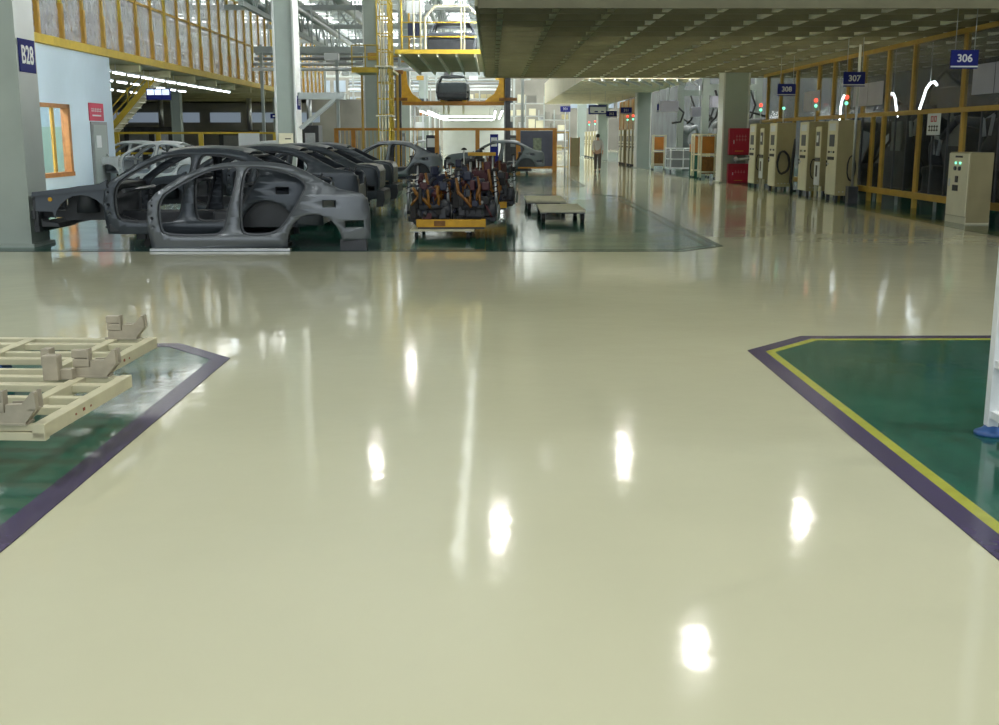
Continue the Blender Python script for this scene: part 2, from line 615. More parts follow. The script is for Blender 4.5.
# ---- upper deck in the middle, where the next body waits
ud = struct_root('ceiling_upper_deck')
d = MB()
d.box(-3.1, -0.32, 38, 49, 4.30, 4.34)
d.build('slab', M_sheet, ud)
d = MB()
for i in range(5):
    x = -3.05 + i * 0.62
    d.box(x, x + 0.06, 38.0, 49, 4.18, 4.30)
d.build('joist', M_channel, ud)
MB().box(-3.13, -0.32, 37.93, 38.0, 4.27, 4.41).build('edge_board', M_yellow, ud)
MB().box(-3.17, -3.1, 37.93, 49.0, 4.27, 4.41).build('edge_board', M_yellow, ud)

# ---- gallery on the left: slab, posts, panes
gal = struct_root('gallery')
d = MB()
d.box(-37, -13.3, 20, 92, 4.30, 4.55)
d.build('slab', M_deck, gal)
d = MB()
for y in range(40, 92, 4):
    d.box(-37, -13.4, y, y + 0.25, 4.02, 4.30)
d.build('joist', M_deck, gal)
MY = M_yellow
d = MB().box(-13.32, -13.14, 20, 92, 4.30, 4.56)
d.build('edge_rail', MY, gal)
yy = 24.4
i = 0
posts = []
while yy < 91:
    h = 8.4
    p = MB().box(-13.30, -13.16, yy, yy + 0.14, 4.55, h)
    p.build('post', M_mustard if (i % 3) else M_yellow, gal)
    MB().box(-13.31, -13.13, yy - 0.02, yy + 0.16, 4.55, 5.6).build('post_shoe', M_post if i % 4 else M_mustard, gal)
    posts.append(yy)
    if i % 2 == 0:
        q = MB().bar((-13.36, yy + 0.1, 8.3), (-13.36, yy + 1.55, 4.6), 0.05)
        q.build('brace', M_yellow, gal)
    yy += 1.88
    i += 1
for a, b in zip(posts, posts[1:]):
    p = MB().box(-13.25, -13.235, a + 0.12, b, 4.58, 8.35)
    p.build('pane', M_glass_l, gal)
for z in (6.45, 8.4):
    p = MB().box(-13.29, -13.19, 24.4, posts[-1], z, z + 0.08)
    p.build('rail', M_mustard, gal)
# pipes and racks behind the gallery panes
d = MB()
for z, x in ((5.2, -15.2), (6.0, -16.4), (7.1, -15.6), (7.8, -17.0)):
    d.cyl((x, 24, z), (x, 91, z), 0.12, 8)
d.build('pipe', M_steel, gal)
d = MB()
for y in range(25, 91, 3):
    d.box(-18.5, -18.2, y, y + 0.3, 4.55, 10.9)
d.build('gallery_stanchion', M_truss, gal)

# ---- white office under the gallery: wall with a window and a door
ow = struct_root('wall_office')
d = MB()
d.prism([(26, 0), (40.3, 0), (40.3, 4.3), (26, 4.3)], -13.36, -13.30, 'yz',
        holes=[[(32.0, 0.52), (35.95, 0.52), (35.95, 2.5), (32.0, 2.5)]])
d.build('wall_face', M_office, ow)
d = MB().box(-17.5, -13.36, 40.15, 40.3, 1.95, 4.3)
d.build('end_wall', M_office, ow)
d = MB().box(-17.5, -13.36, 40.14, 40.3, 0, 1.95)
d.build('end_dado', mat('dado_mint', (0.42, 0.58, 0.50), 0.6), ow)
d = MB()
d.box(-16.2, -16.1, 26, 40.1, 1.9, 4.2)
d.build('inner_wall', M_white, ow)
d = MB()
d.box(-16.2, -16.08, 26, 40.1, 0, 1.9)
d.build('inner_dado', mat('dado_mint', (0.42, 0.58, 0.50), 0.6), ow)
win = struct_root('window_3')
d = MB()
for a in ((31.9, 32.05, 0.42, 2.6), (35.9, 36.1, 0.42, 2.6)):
    d.box(-13.48, -13.25, a[0], a[1], a[2], a[3])
d.box(-13.48, -13.25, 31.9, 36.1, 2.48, 2.60)
d.box(-13.48, -13.22, 31.9, 36.1, 0.40, 0.53)
d.build('frame', M_wood, win)
d = MB().box(-13.44, -13.38, 34.9, 35.1, 0.5, 2.5)
d.build('mullion', M_mustard, win)
d = MB().box(-13.41, -13.40, 32.0, 35.9, 0.5, 2.5)
d.build('pane', MATS['partition_glass'], win)
lo = bpy.data.lights.new('office_light', 'AREA'); lo.shape = 'RECTANGLE'; lo.size = 1.2; lo.size_y = 6; lo.energy = 700
lob = bpy.data.objects.new('office_light', lo); COL.objects.link(lob); lob.location = (-14.8, 33, 4.1)
dr = struct_root('door_1')
MB().box(-13.31, -13.26, 37.95, 39.5, 0.0, 2.10).build('frame', M_grey, dr)
MB().box(-13.27, -13.235, 38.08, 39.36, 0.02, 2.0).build('leaf', M_paleblue, dr)
MB().box(-13.245, -13.225, 38.3, 38.75, 1.25, 1.65).build('notice', M_white, dr)
MB().cyl((-13.24, 39.2, 1.0), (-13.17, 39.2, 1.0), 0.03).build('handle', M_steel, dr)

# ---- glazed partition on the right
gp = struct_root('wall_glazed')
XW = 9.65
def fbox(name, y0, y1, z0, z1, m=M_mustard, t=0.05):
    return MB().box(XW - t, XW + t, y0, y1, z0, z1).build(name, m, gp)
lowposts = [13.3, 15.8, 18.3, 20.8, 23.3, 25.7, 28.05, 28.85, 31.4, 33.9, 36.4, 38.9]
upposts = [13.3, 15.8, 18.3, 20.8, 23.4, 26.2, 27.9, 29.7, 31.0, 32.3, 33.8, 36.2, 38.2, 40.0]
for yv in lowposts:
    fbox('post', yv, yv + 0.09, 0.0, 2.14)
for yv in upposts:
    fbox('post', yv, yv + 0.10, 2.14, 3.72, t=0.055)
fbox('rail', 10, 40.6, 2.10, 2.20, t=0.06)
fbox('rail', 10, 40.6, 3.66, 3.76, t=0.06)
fbox('rail', 10, 40.6, 0.22, 0.36, t=0.06)
for a, b in zip(lowposts, lowposts[1:]):
    MB().box(XW - 0.008, XW + 0.008, a + 0.09, b, 0.36, 2.10).build('pane', M_glass_r, gp)
    if b - a > 1.5:
        for k in (1, 2):
            yv = a + (b - a) * k / 3
            MB().box(XW - 0.02, XW + 0.02, yv, yv + 0.035, 0.36, 2.10).build('glazing_bar', M_dark, gp)
    MB().box(XW - 0.03, XW + 0.03, (a + b) / 2, (a + b) / 2 + 0.05, 0.0, 0.22).build('foot', M_grey, gp)
for a, b in zip(upposts, upposts[1:]):
    MB().box(XW - 0.008, XW + 0.008, a + 0.1, b, 2.20, 3.66).build('pane', M_glass_u, gp)

# added dark wall that keeps the view beyond the glass dark
struct('wall_dark_added', MB().box(14.2, 14.4, -10, 46, 0, 4.0), M_wallright)

# ================================================================== CAR BODIES
OUT_HEAD = [(0.03, 0.0), (0.0, 0.24), (0.0, 0.46), (0.02, 0.64), (0.14, 0.775), (0.46, 0.99), (0.75, 1.12), (1.04, 1.185), (1.32, 1.21), (1.68, 1.205),
            (1.93, 1.175), (2.19, 1.10), (2.47, 0.955), (2.73, 0.825), (3.04, 0.765), (3.12, 0.69), (3.15, 0.50), (3.15, 0.12), (2.77, 0.10), (2.755, 0.16)]
ARCH = [(2.37 + 0.385 * math.cos(a), 0.10 + 0.385 * math.sin(a)) for a in [R(q) for q in range(15, 180, 15)]]
OUTLINE = OUT_HEAD + ARCH + [(1.985, 0.02), (1.9, 0.0)]
FDOOR = chaikin([(.16, .69), (.39, .87), (.81, 1.09), (1.06, 1.145), (1.30, 1.15), (1.27, .82), (1.17, .53), (1.12, .29), (1.03, .19), (.92, .165), (.27, .165), (.16, .26)], 2)
RDOOR = chaikin([(1.37, 1.15), (1.62, 1.145), (1.9, 1.10), (2.17, 1.01), (2.29, .87), (2.22, .74), (2.10, .53), (1.96, .32), (1.78, .18), (1.40, .165), (1.31, .26), (1.33, .75)], 2)
FUEL = [(2.50, .575), (2.69, .575), (2.69, .68), (2.50, .68)]
BRKT = [(2.80, .28), (3.07, .28), (3.07, .39), (2.80, .39)]
SMALL = [[(x + r * math.cos(a), z + r * math.sin(a)) for a in [R(q) for q in range(0, 360, 60)]] for x, z, r in
         ((.07, .42, .028), (.075, .60, .018), (.09, .30, .014), (.08, .68, .014))]
WID = 1.70
def inset(x, z):
    d = 0.0
    if z < 0.75:
        d += 0.05 * max(0.0, (0.45 - z) / 0.45) ** 2 + 0.02 * max(0, (z - 0.45) / 0.3) ** 2
    else:
        d += 0.02 + (z - 0.75) * 0.50
    if x > 2.5:
        d += 0.14 * ((x - 2.5) / 0.65) ** 2
    if x < 0.4:
        d += 0.05 * ((0.4 - x) / 0.4) ** 2
    return d
def side_mesh(side):
    """one pressed body side with door openings, wheel arch, flanges and small openings"""
    bm = bmesh.new()
    loops = [OUTLINE, FDOOR, RDOOR, FUEL, BRKT] + SMALL
    tri = tessellate_polygon([[Vector((a, b, 0)) for a, b in L] for L in loops])
    flat = [p for L in loops for p in L]
    vs = [bm.verts.new((a, 0, b)) for a, b in flat]
    for t in tri:
        try:
            bm.faces.new([vs[i] for i in t])
        except ValueError:
            pass
    for z in [0.1, 0.22, 0.34, 0.45, 0.55, 0.65, 0.75, 0.83, 0.92, 1.0, 1.08, 1.15]:
        bmesh.ops.bisect_plane(bm, geom=bm.verts[:] + bm.edges[:] + bm.faces[:], plane_co=(0, 0, z), plane_no=(0, 0, 1))
    for x in [0.1, 0.2, 0.3, 2.5, 2.65, 2.8, 2.95, 3.05]:
        bmesh.ops.bisect_plane(bm, geom=bm.verts[:] + bm.edges[:] + bm.faces[:], plane_co=(x, 0, 0), plane_no=(1, 0, 0))
    for f in bm.faces:
        f.smooth = True
        f.material_index = 0
    # stepped flanges round the two door openings, the wheel arch and the outer rim
    def ring(L, shrink, depth, closed=True, mi=0):
        n = len(L)
        cx = sum(p[0] for p in L) / n
        cz = sum(p[1] for p in L) / n
        a_ = []
        b_ = []
        c_ = []
        for i, (x, z) in enumerate(L):
            px_, pz_ = L[i - 1]
            qx, qz = L[(i + 1) % n]
            tx, tz = qx - px_, qz - pz_
            l = math.hypot(tx, tz) or 1
            nx, nz = -tz / l, tx / l
            if (cx - x) * nx + (cz - z) * nz < 0:
                nx, nz = -nx, -nz
            a_.append(bm.verts.new((x, 0, z)))
            b_.append(bm.verts.new((x + nx * 0.006, depth * 0.75, z + nz * 0.006)))
            c_.append(bm.verts.new((x + nx * shrink, depth, z + nz * shrink)))
        for i in range(n if closed else n - 1):
            j = (i + 1) % n
            for p, q in ((a_, b_), (b_, c_)):
                f = bm.faces.new((p[i], p[j], q[j], q[i]))
                f.material_index = mi
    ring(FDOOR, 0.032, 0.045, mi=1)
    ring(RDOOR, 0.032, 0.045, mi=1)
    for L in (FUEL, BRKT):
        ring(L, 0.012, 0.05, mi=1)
    n = len(ARCH)
    ra = [bm.verts.new((x, 0, z)) for x, z in ARCH]
    rb2 = [bm.verts.new((x, 0.09, z)) for x, z in ARCH]
    for i in range(n - 1):
        f = bm.faces.new((ra[i], ra[i + 1], rb2[i + 1], rb2[i]))
        f.material_index = 1
    ro = [bm.verts.new((x, 0, z)) for x, z in OUT_HEAD]
    ri = [bm.verts.new((x, 0.05, z - 0.0)) for x, z in OUT_HEAD]
    for i in range(len(OUT_HEAD) - 1):
        f = bm.faces.new((ro[i], ro[i + 1], ri[i + 1], ri[i]))
        f.material_index = 0
        f.smooth = True
    for v in bm.verts:
        v.co.y += inset(v.co.x, v.co.z)
        if side:
            v.co.y = WID - v.co.y
    bmesh.ops.remove_doubles(bm, verts=bm.verts[:], dist=0.0004)
    bmesh.ops.recalc_face_normals(bm, faces=bm.faces[:])
    me = bpy.data.meshes.new('body_side')
    bm.to_mesh(me)
    bm.free()
    return me
def side_obj(name, side, parent, m, m2):
    me = side_mesh(side)
    me.materials.append(m)
    me.materials.append(m2)
    o = bpy.data.objects.new(name, me)
    COL.objects.link(o)
    if parent:
        o.parent = parent
    md = o.modifiers.new('thick', 'SOLIDIFY')
    md.thickness = 0.008
    md.offset = 0
    return o
def zprof(x):
    """roof line height at x"""
    P = [(0.9, 1.16), (1.04, 1.185), (1.32, 1.21), (1.68, 1.205), (1.93, 1.175), (2.10, 1.13)]
    for (a, b), (c, d) in zip(P, P[1:]):
        if a <= x <= c:
            return b + (d - b) * (x - a) / (c - a)
    return P[0][1] if x < P[0][0] else P[-1][1]

def make_body(m=M_bodyprimer, m2=M_bodydark, lid=False, hood=False):
    t = thing('car_body', 'x', 'car body')
    for s in (0, 1):
        side_obj('body_side', s, t, m, m2)
    # roof skin with crown
    b = MB()
    xs = [0.93, 1.04, 1.2, 1.4, 1.6, 1.8, 1.95, 2.07]
    NY = 8
    grid = []
    for x in xs:
        z = zprof(x)
        y0 = inset(x, z) + 0.005
        row = []
        for k in range(NY + 1):
            u = k / NY
            bow = 0.055 * (1 - (2 * u - 1) ** 2)
            fx = x - (0.10 * (1 - (2 * u - 1) ** 2) if x < 1.0 else 0)
            row.append(b.bm.verts.new((fx, y0 + (WID - 2 * y0) * u, z + bow)))
        grid.append(row)
    for r0, r1 in zip(grid, grid[1:]):
        for k in range(NY):
            b._tag([b.bm.faces.new((r0[k], r0[k + 1], r1[k + 1], r1[k]))], True)
    o = b.build('roof_panel', m, t)
    md = o.modifiers.new('thick', 'SOLIDIFY'); md.thickness = 0.02
    # floor pan with tunnel and sills
    b = MB()
    b.box(0.0, 2.0, 0.06, WID - 0.06, 0.09, 0.11)
    b.box(0.0, 2.0, 0.72, 0.98, 0.11, 0.30, bev=0.03)
    b.box(0.05, 1.95, 0.05, 0.16, 0.02, 0.15, bev=0.015)
    b.box(0.05, 1.95, WID - 0.16, WID - 0.05, 0.02, 0.15, bev=0.015)
    b.box(1.55, 2.05, 0.1, WID - 0.1, 0.11, 0.33, bev=0.04)
    b.box(1.95, 3.02, 0.25, WID - 0.25, 0.20, 0.22)
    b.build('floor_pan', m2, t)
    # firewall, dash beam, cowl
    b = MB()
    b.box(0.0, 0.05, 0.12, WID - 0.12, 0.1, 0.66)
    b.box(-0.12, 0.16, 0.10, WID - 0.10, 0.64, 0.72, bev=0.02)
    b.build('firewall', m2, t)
    b = MB()
    b.cyl((0.28, 0.1, 0.62), (0.28, WID - 0.1, 0.62), 0.03)
    b.bar((0.28, 0.85, 0.62), (0.28, 0.85, 0.2), 0.04)
    b.build('dash_beam', m2, t)
    # windscreen header and rear bulkhead frame, parcel shelf
    b = MB()
    b.box(0.82, 0.95, 0.24, WID - 0.24, 1.13, 1.17, bev=0.01)
    b.box(2.05, 2.14, 0.26, WID - 0.26, 1.09, 1.13, bev=0.01)
    b.build('roof_header', m, t)
    b = MB()
    b.box(2.05, 2.72, 0.12, WID - 0.12, 0.70, 0.73)
    b.box(2.03, 2.07, 0.12, WID - 0.12, 0.11, 0.30)
    b.bar((2.06, 0.2, 0.3), (2.06, 0.75, 0.7), 0.06)
    b.bar((2.06, WID - 0.2, 0.3), (2.06, 0.95, 0.7), 0.06)
    b.bar((2.06, 0.12, 0.70), (2.06, WID - 0.12, 0.70), 0.06)
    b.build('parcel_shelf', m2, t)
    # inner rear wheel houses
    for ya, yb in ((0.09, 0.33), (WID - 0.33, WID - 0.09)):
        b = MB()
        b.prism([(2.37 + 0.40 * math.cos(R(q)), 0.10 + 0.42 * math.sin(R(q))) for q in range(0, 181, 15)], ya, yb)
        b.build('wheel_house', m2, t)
    # rear panel with opening and lamp recesses
    b = MB()
    b.prism([(0.16, 0.12), (WID - 0.16, 0.12), (WID - 0.14, 0.66), (1.35, 0.70), (1.30, 0.52), (0.40, 0.52), (0.35, 0.70), (0.14, 0.66)], 3.10, 3.13, 'yz')
    b.build('rear_panel', m, t)
    b = MB()
    for ya in (0.2, WID - 0.46):
        b.box(3.128, 3.137, ya, ya + 0.26, 0.50, 0.63, bev=0.003)
    b.build('lamp_recess', m2, t)
    # trunk gutter or lid
    b = MB()
    for ya in (0.15, WID - 0.21):
        b.bar((2.70, ya + 0.03, 0.80), (3.08, ya + 0.03, 0.73), 0.07, 0.03)
    b.bar((2.70, 0.15, 0.795), (2.70, WID - 0.15, 0.795), 0.07, 0.03)
    b.build('trunk_gutter', m, t)
    if lid:
        b = MB()
        b.prism([(2.66, 0.83), (2.95, 0.825), (3.12, 0.79), (3.18, 0.68), (3.17, 0.34), (3.14, 0.34), (3.13, 0.66), (3.08, 0.75), (2.68, 0.79)], 0.22, WID - 0.22)
        b.box(3.172, 3.18, 0.55, WID - 0.55, 0.50, 0.56)
        b.build('trunk_lid', m, t)
        b = MB()
        b.prism([(3.12, 0.30), (3.26, 0.28), (3.28, 0.10), (3.24, -0.04), (3.10, -0.06)], 0.12, WID - 0.12)
        b.build('rear_bumper', m2, t)
    else:
        b = MB()
        for ya in (0.35, WID - 0.37):
            b.tube([(2.72, ya, 0.74), (2.80, ya, 0.60), (2.9, ya, 0.66), (2.98, ya, 0.83)], 0.018, 6)
        b.build('trunk_hinge', m2, t)
    # front apron: wheel-arch panels, rails, strut towers, radiator support
    for s in (0, 1):
        Y = (lambda v: v) if s == 0 else (lambda v: WID - v)
        b = MB()
        arch = [(-0.34 + 0.40 * math.cos(R(q)), 0.16 + 0.40 * math.sin(R(q))) for q in range(10, 171, 16)]
        poly = [(0.03, 0.66), (-0.30, 0.665), (-0.62, 0.63), (-1.0, 0.56), (-1.0, 0.33), (-0.76, 0.32)] + arch[::-1] + [(0.06, 0.1), (0.06, 0.4)]
        lo_, hi_ = sorted((Y(0.09), Y(0.12)))
        b.prism(poly, lo_, hi_)
        b.build('front_apron', m, t)
        b = MB()
        lo_, hi_ = sorted((Y(0.05), Y(0.17)))
        b.prism([(0.05, 0.775), (-0.05, 0.72), (-0.35, 0.69), (-0.55, 0.655), (-1.02, 0.60), (-1.04, 0.54), (-0.60, 0.585), (-0.30, 0.625), (0.05, 0.64)], lo_, hi_)
        b.build('fender_rail', m, t)
        b = MB()
        lo_, hi_ = sorted((Y(0.12), Y(0.42)))
        b.prism([(-0.34 + 0.36 * math.cos(R(q)), 0.18 + 0.42 * math.sin(R(q))) for q in range(0, 181, 20)], lo_ if s else hi_ - 0.04, lo_ + 0.04 if s else hi_)
        b.lathe([(0.16, 0.30), (0.13, 0.55), (0.12, 0.63), (0.05, 0.65)], 14, c=(-0.32, Y(0.30), 0))
        b.build('strut_tower', m2, t)
        b = MB()
        b.box(-1.05, 0.05, min(Y(0.38), Y(0.48)), max(Y(0.38), Y(0.48)), 0.22, 0.33, bev=0.01)
        b.bar((0.0, Y(0.43), 0.25), (0.5, Y(0.43), 0.06), 0.1)
        b.build('front_rail', m2, t)
        b = MB()
        b.lathe([(0.030, 0.0), (0.030, 0.02), (0.02, 0.03)], 12, c=(-0.78, Y(0.085) - 0.015, 0.50), axis='y')
        b.build('headlamp_mount', M_amber, t)
    b = MB()
    b.box(-1.06, -0.98, 0.12, WID - 0.12, 0.50, 0.60, bev=0.01)
    b.box(-1.06, -0.98, 0.12, WID - 0.12, 0.02, 0.11, bev=0.01)
    for ya in (0.12, 0.42, WID - 0.52, WID - 0.22):
        b.box(-1.05, -0.99, ya, ya + 0.10, 0.11, 0.50)
    b.box(-1.08, -1.02, 0.10, WID - 0.10, 0.20, 0.34, bev=0.02)
    b.build('radiator_support', m2, t)
    b = MB()
    b.prism([(-0.95, 0.10), (-0.70, 0.10), (-0.72, 0.15), (-0.95, 0.18)], 0.15, WID - 0.15)
    b.build('lower_crossmember', m2, t)
    if hood:
        b = MB()
        b.prism([(0.0, 0.74), (-0.4, 0.72), (-0.95, 0.64), (-1.12, 0.56), (-1.10, 0.54), (-0.9, 0.60), (-0.4, 0.68), (0.0, 0.70)], 0.10, WID - 0.10)
        b.build('hood', m, t)
        b = MB()
        b.prism([(-1.10, 0.46), (-1.24, 0.40), (-1.26, 0.05), (-1.10, 0.0)], 0.08, WID - 0.08)
        b.build('front_bumper', m2, t)
        for s in (0, 1):
            b = MB()
            lo_, hi_ = sorted(((0.02), (0.05))) if s == 0 else (WID - 0.05, WID - 0.02)
            b.prism([(0.02, 0.72), (-0.5, 0.67), (-1.05, 0.56), (-1.12, 0.2), (-0.74, 0.14)] + [(-0.34 + 0.36 * math.cos(R(q)), 0.1 + 0.38 * math.sin(R(q))) for q in range(170, 0, -16)] + [(0.02, 0.02)], lo_, hi_)
            b.build('front_fender', m, t)
    return t

def make_dolly(label, loc):
    """low steel dolly that carries a bare body"""
    t = thing('body_dolly', label, 'dolly', loc, 0, 'dollies under the bare bodies')
    b = MB()
    for y in (0.38, 1.30):
        b.box(0.35, 2.6, y - 0.04, y + 0.04, 0.115, 0.213)
    for x in (0.42, 1.35, 2.45):
        b.box(x, x + 0.08, 0.3, 1.4, 0.115, 0.213)
    b.build('frame', M_dark, t)
    for x in (0.5, 2.4):
        for y in (0.38, 1.30):
            c = MB()
            c.cyl((x, y - 0.02, 0.055), (x, y + 0.02, 0.055), 0.055, 12)
            c.box(x - 0.03, x + 0.03, y - 0.03, y + 0.03, 0.10, 0.118)
            c.build('caster', M_black, t)
    return t

X0 = -5.62          # door-pillar front of the row, front of each body to the left
body = make_body()
body.location = (X0, 16.32, 0.215)
body['label'] = 'dark primer-grey bare car body nearest the column, nose behind it'
body['group'] = 'bare bodies in the row'
dol = make_dolly('low black wheeled dolly under the bare car body nearest the column', (X0, 16.32, 0))
lbl = ['second bare grey car body of the row, just behind the nearest one',
       'third bare grey car body of the row, between the second and the fourth',
       'fourth and farthest bare grey car body of the row']
body_l = make_body(lid=True)
rowY = [20.4, 23.5, 26.6]
for i, y in enumerate(rowY):
    if i == 0:
        c = copy_tree(body, (X0 + 0.05, y, 0.215), label=lbl[0])
    elif i == 1:
        c = body_l
        c.location = (X0 + 0.1, y, 0.215); c['label'] = lbl[1]; c['group'] = 'bare bodies in the row'
    else:
        c = copy_tree(body_l, (X0 + 0.12, y, 0.215), label=lbl[2])
    copy_tree(dol, (X0 + 0.05 * (i + 1), y, 0), label=['low black wheeled dolly under the second bare body', 'low black wheeled dolly under the third bare body', 'low black wheeled dolly under the farthest bare body'][i])
c5 = make_body(m=mat('body_grey_light', (0.20, 0.225, 0.26), 0.34, metal=0.2, var=0.08, scale=3))
c5.location = (-4.95, 40.2, 0.215); c5['label'] = 'lighter grey car body beyond the cross aisle, behind the engine carts'; c5['group'] = 'bodies beyond the cross aisle'
copy_tree(dol, (-4.95, 40.2, 0), label='low black dolly under the lighter grey body beyond the cross aisle')
c6 = make_body(m=mat('body_grey_green', (0.12, 0.15, 0.165), 0.34, metal=0.15, var=0.08, scale=3), hood=True)
c6.location = (-0.85, 49.6, 0.215); c6['label'] = 'grey car body with front wings on, beside the dark board of the yellow fence'; c6['group'] = 'bodies beyond the cross aisle'
copy_tree(dol, (-0.85, 49.6, 0), label='low black dolly under the winged body beside the dark fence board')
# pale bodies under the gallery
cw = make_body(m=M_bodywhite, m2=M_bodylight, hood=True)
cw.location = (-12.7, 38.6, 0.215); cw['label'] = 'white car body beside the corner of the white office'; cw['group'] = 'white bodies under the gallery'
copy_tree(dol, (-12.7, 38.6, 0), label='low black dolly under the white body beside the office corner')
for k, (x, y, l) in enumerate(((-9.6, 42.2, 'white car body seen through the windows of the nearest bare body'),
                               (-15.2, 43.6, 'white car body farther under the gallery, behind the other white bodies'))):
    copy_tree(cw, (x, y, 0.215), label=l)
    copy_tree(dol, (x, y, 0), label=l.replace('white car body', 'low black dolly under the white body'))

# the loose body side standing in front of the row
ps = side_obj('body_side_panel', 0, None, mat('panel_primer', (0.165, 0.185, 0.21), 0.30, metal=0.4, var=0.08, scale=3), mat('panel_flange', (0.075, 0.085, 0.10), 0.4, metal=0.3))
PX, PY = -4.90, 15.98
ps.location = (PX, PY, 0.045)
tag(ps, 'loose pressed car body side panel standing in front of the row', 'body panel')
st = thing('panel_stand', 'low grey rail stand holding the loose body side panel upright', 'stand', (PX, PY, 0))
b = MB().box(0.02, 2.02, 0.0, 0.12, 0.0, 0.04, bev=0.006); b.build('base_rail', M_steel, st)
b = MB().box(2.72, 3.10, 0.1, 0.28, 0.0, 0.16, bev=0.006); b.build('rear_block', M_dark, st)
for x in (0.6, 1.9):
    b = MB()
    b.bar((x, 0.10, 0.04), (x, 0.75, 0.04), 0.05)
    b.bar((x, 0.10, 0.05), (x, 0.70, 0.05), 0.05)
    b.bar((x, 0.13, 0.10), (x, 0.62, 0.04), 0.03)
    b.build('outrigger', M_dark, st)

# body on the lift and body on the upper deck
lb = make_body(lid=True, hood=True, m=mat('body_green_black', (0.07, 0.09, 0.10), 0.35, metal=0.1, var=0.08, scale=3))
lb.location = (-2.85, 61.2, 3.48); lb.rotation_euler = (0, 0, R(-90)); lb['label'] = 'dark car body seen from behind, raised on the orange lift'; lb['group'] = 'bodies off the ground'
db = make_body(hood=True, m=mat('body_blue_grey', (0.19, 0.215, 0.27), 0.35, metal=0.15, var=0.08, scale=3))
db.location = (-0.55, 40.9, 4.46); db.rotation_euler = (0, 0, R(90)); db['label'] = 'blue grey car body facing forward on the upper deck behind pale railing'; db['group'] = 'bodies off the ground'

# ================================================================== LAMPS
def high_bay(x, y, z, label, m=M_lens):
    t = thing('high_bay_lamp', label, 'lamp', (x, y, z), 0, 'high bay lamps under the roof')
    b = MB().lathe([(0.08, 0.50), (0.10, 0.28), (0.22, 0.08), (0.24, 0.0), (0.225, 0.0), (0.20, 0.06)], 20)
    b.build('reflector', M_steel, t)
    b = MB().lathe([(0.0, 0.012), (0.18, 0.012), (0.18, 0.02), (0.0, 0.02)], 20)
    b.build('lens', m, t)
    MB().cyl((0, 0, 0.5), (0, 0, 10.98 - z), 0.02, 6).build('hanger', M_steel, t)
    return t
lp = [(-4.2, 39.3), (-4.2, 56.9), (0.2, 32.0), (4.9, 40.1), (9.6, 33.1), (4.7, 24.1), (-4.2, 5), (4.7, 5), (-4.2, -8), (4.7, -8), (0.2, -3), (-11, 11), (-11, -2), (11.5, 1), (12, 11)]
hb = None
for i, (x, y) in enumerate(lp):
    l = 'round high bay lamp hanging from the roof, number of metres along the hall %d' % y
    l = ['lamp over the aisle end of the body row', 'lamp over the yellow fence', 'lamp over the middle of the aisle', 'lamp above the low deck', 'lamp above the partition side of the deck',
         'lamp before the low deck', 'lamp above the cream skids', 'lamp above the white rack', 'lamp over the aisle behind the skids', 'lamp over the aisle behind the rack', 'lamp straight above the near aisle',
         'lamp over the bay beside the near column', 'lamp over the bay beyond the skids', 'lamp over the bay beyond the rack', 'lamp over the bay before the glazed partition'][i]
    if i < 6:
        if i == 0:
            hbf = high_bay(x, y, 10.0, 'round high bay ' + l, M_lensfar)
            hbf['group'] = 'weaker high bay lamps down the hall'
        else:
            copy_tree(hbf, (x, y, 10.0), label='round high bay ' + l)
    elif hb is None:
        hb = high_bay(x, y, 10.0, 'round high bay ' + l)
    else:
        copy_tree(hb, (x, y, 10.0), label='round high bay ' + l)
t = thing('strip_lamp', 'long narrow strip lamp running along the hall beside the deck edge', 'lamp', (-0.95, 29, 10.0))
MB().box(-0.16, 0.16, 0, 27, 0.02, 0.12).build('housing', M_white, t)
for k in range(5):
    MB().box(-0.11, 0.11, 0.1 + k * 5.4, 5.1 + k * 5.4, 0.0, 0.02).build('lens', M_strip, t)
for y in (2, 13, 25):
    MB().cyl((0, y, 0.1), (0, y, 0.98), 0.02, 6).build('hanger', M_steel, t)

# added floodlights, out of view above the deck, to brighten the body bay
fl0 = None
for i, y in enumerate((25.5, 29, 33, 37, 41)):
    l = 'added unseen floodlight above the low deck turned to the body bay, ' + ['first by the deck front', 'second from the deck front', 'middle one of five', 'second from the far deck edge', 'nearest the far deck edge'][i]
    if fl0 is None:
        fl0 = thing('added_flood_lamp', l, 'lamp', (1.3, y, 5.26), 0, 'added floodlights above the low deck')
        MB().prism([(0.0, -0.22), (0.25, -0.15), (0.25, 0.15), (0.0, 0.22)], -0.32, 0.32).build('case', M_dark, fl0)
        MB().box(-0.012, 0.0, -0.28, 0.28, -0.17, 0.17).build('lens', M_flood, fl0)
        MB().cyl((0.15, 0, -0.15), (0.15, 0, -1.12), 0.03, 8).build('stand', M_steel, fl0)
        MB().box(0.0, 0.3, -0.15, 0.15, -1.15, -1.1).build('foot', M_steel, fl0)
    else:
        copy_tree(fl0, (1.3, y, 5.26), label=l)
# added tube lamps, out of view, to brighten the deck and the aisle below
tb0 = None
for i, x in enumerate((2.5, 5.5, 8.5, 11.5)):
    for j, y in enumerate((26.5, 31, 35.5, 40)):
        l = 'added unseen tube lamp over the low deck, %s row from its edge, %s from its front' % (['first', 'second', 'third', 'fourth'][i], ['first', 'second', 'third', 'fourth'][j])
        if tb0 is None:
            tb0 = thing('added_deck_lamp', l, 'lamp', (x, y, 5.6), 0, 'added tube lamps over the low deck')
            MB().box(-0.1, 0.1, 0, 2.4, 0.06, 0.14).build('housing', M_white, tb0)
            MB().cyl((0, 0.05, 0.0), (0, 2.35, 0.0), 0.06, 10).build('tube', M_tubehi, tb0)
            for q in (0.4, 2.0):
                MB().cyl((0, q, 0.1), (0, q, 5.38), 0.012, 5).build('hanger', M_steel, tb0)
        else:
            copy_tree(tb0, (x, y, 5.6), label=l)
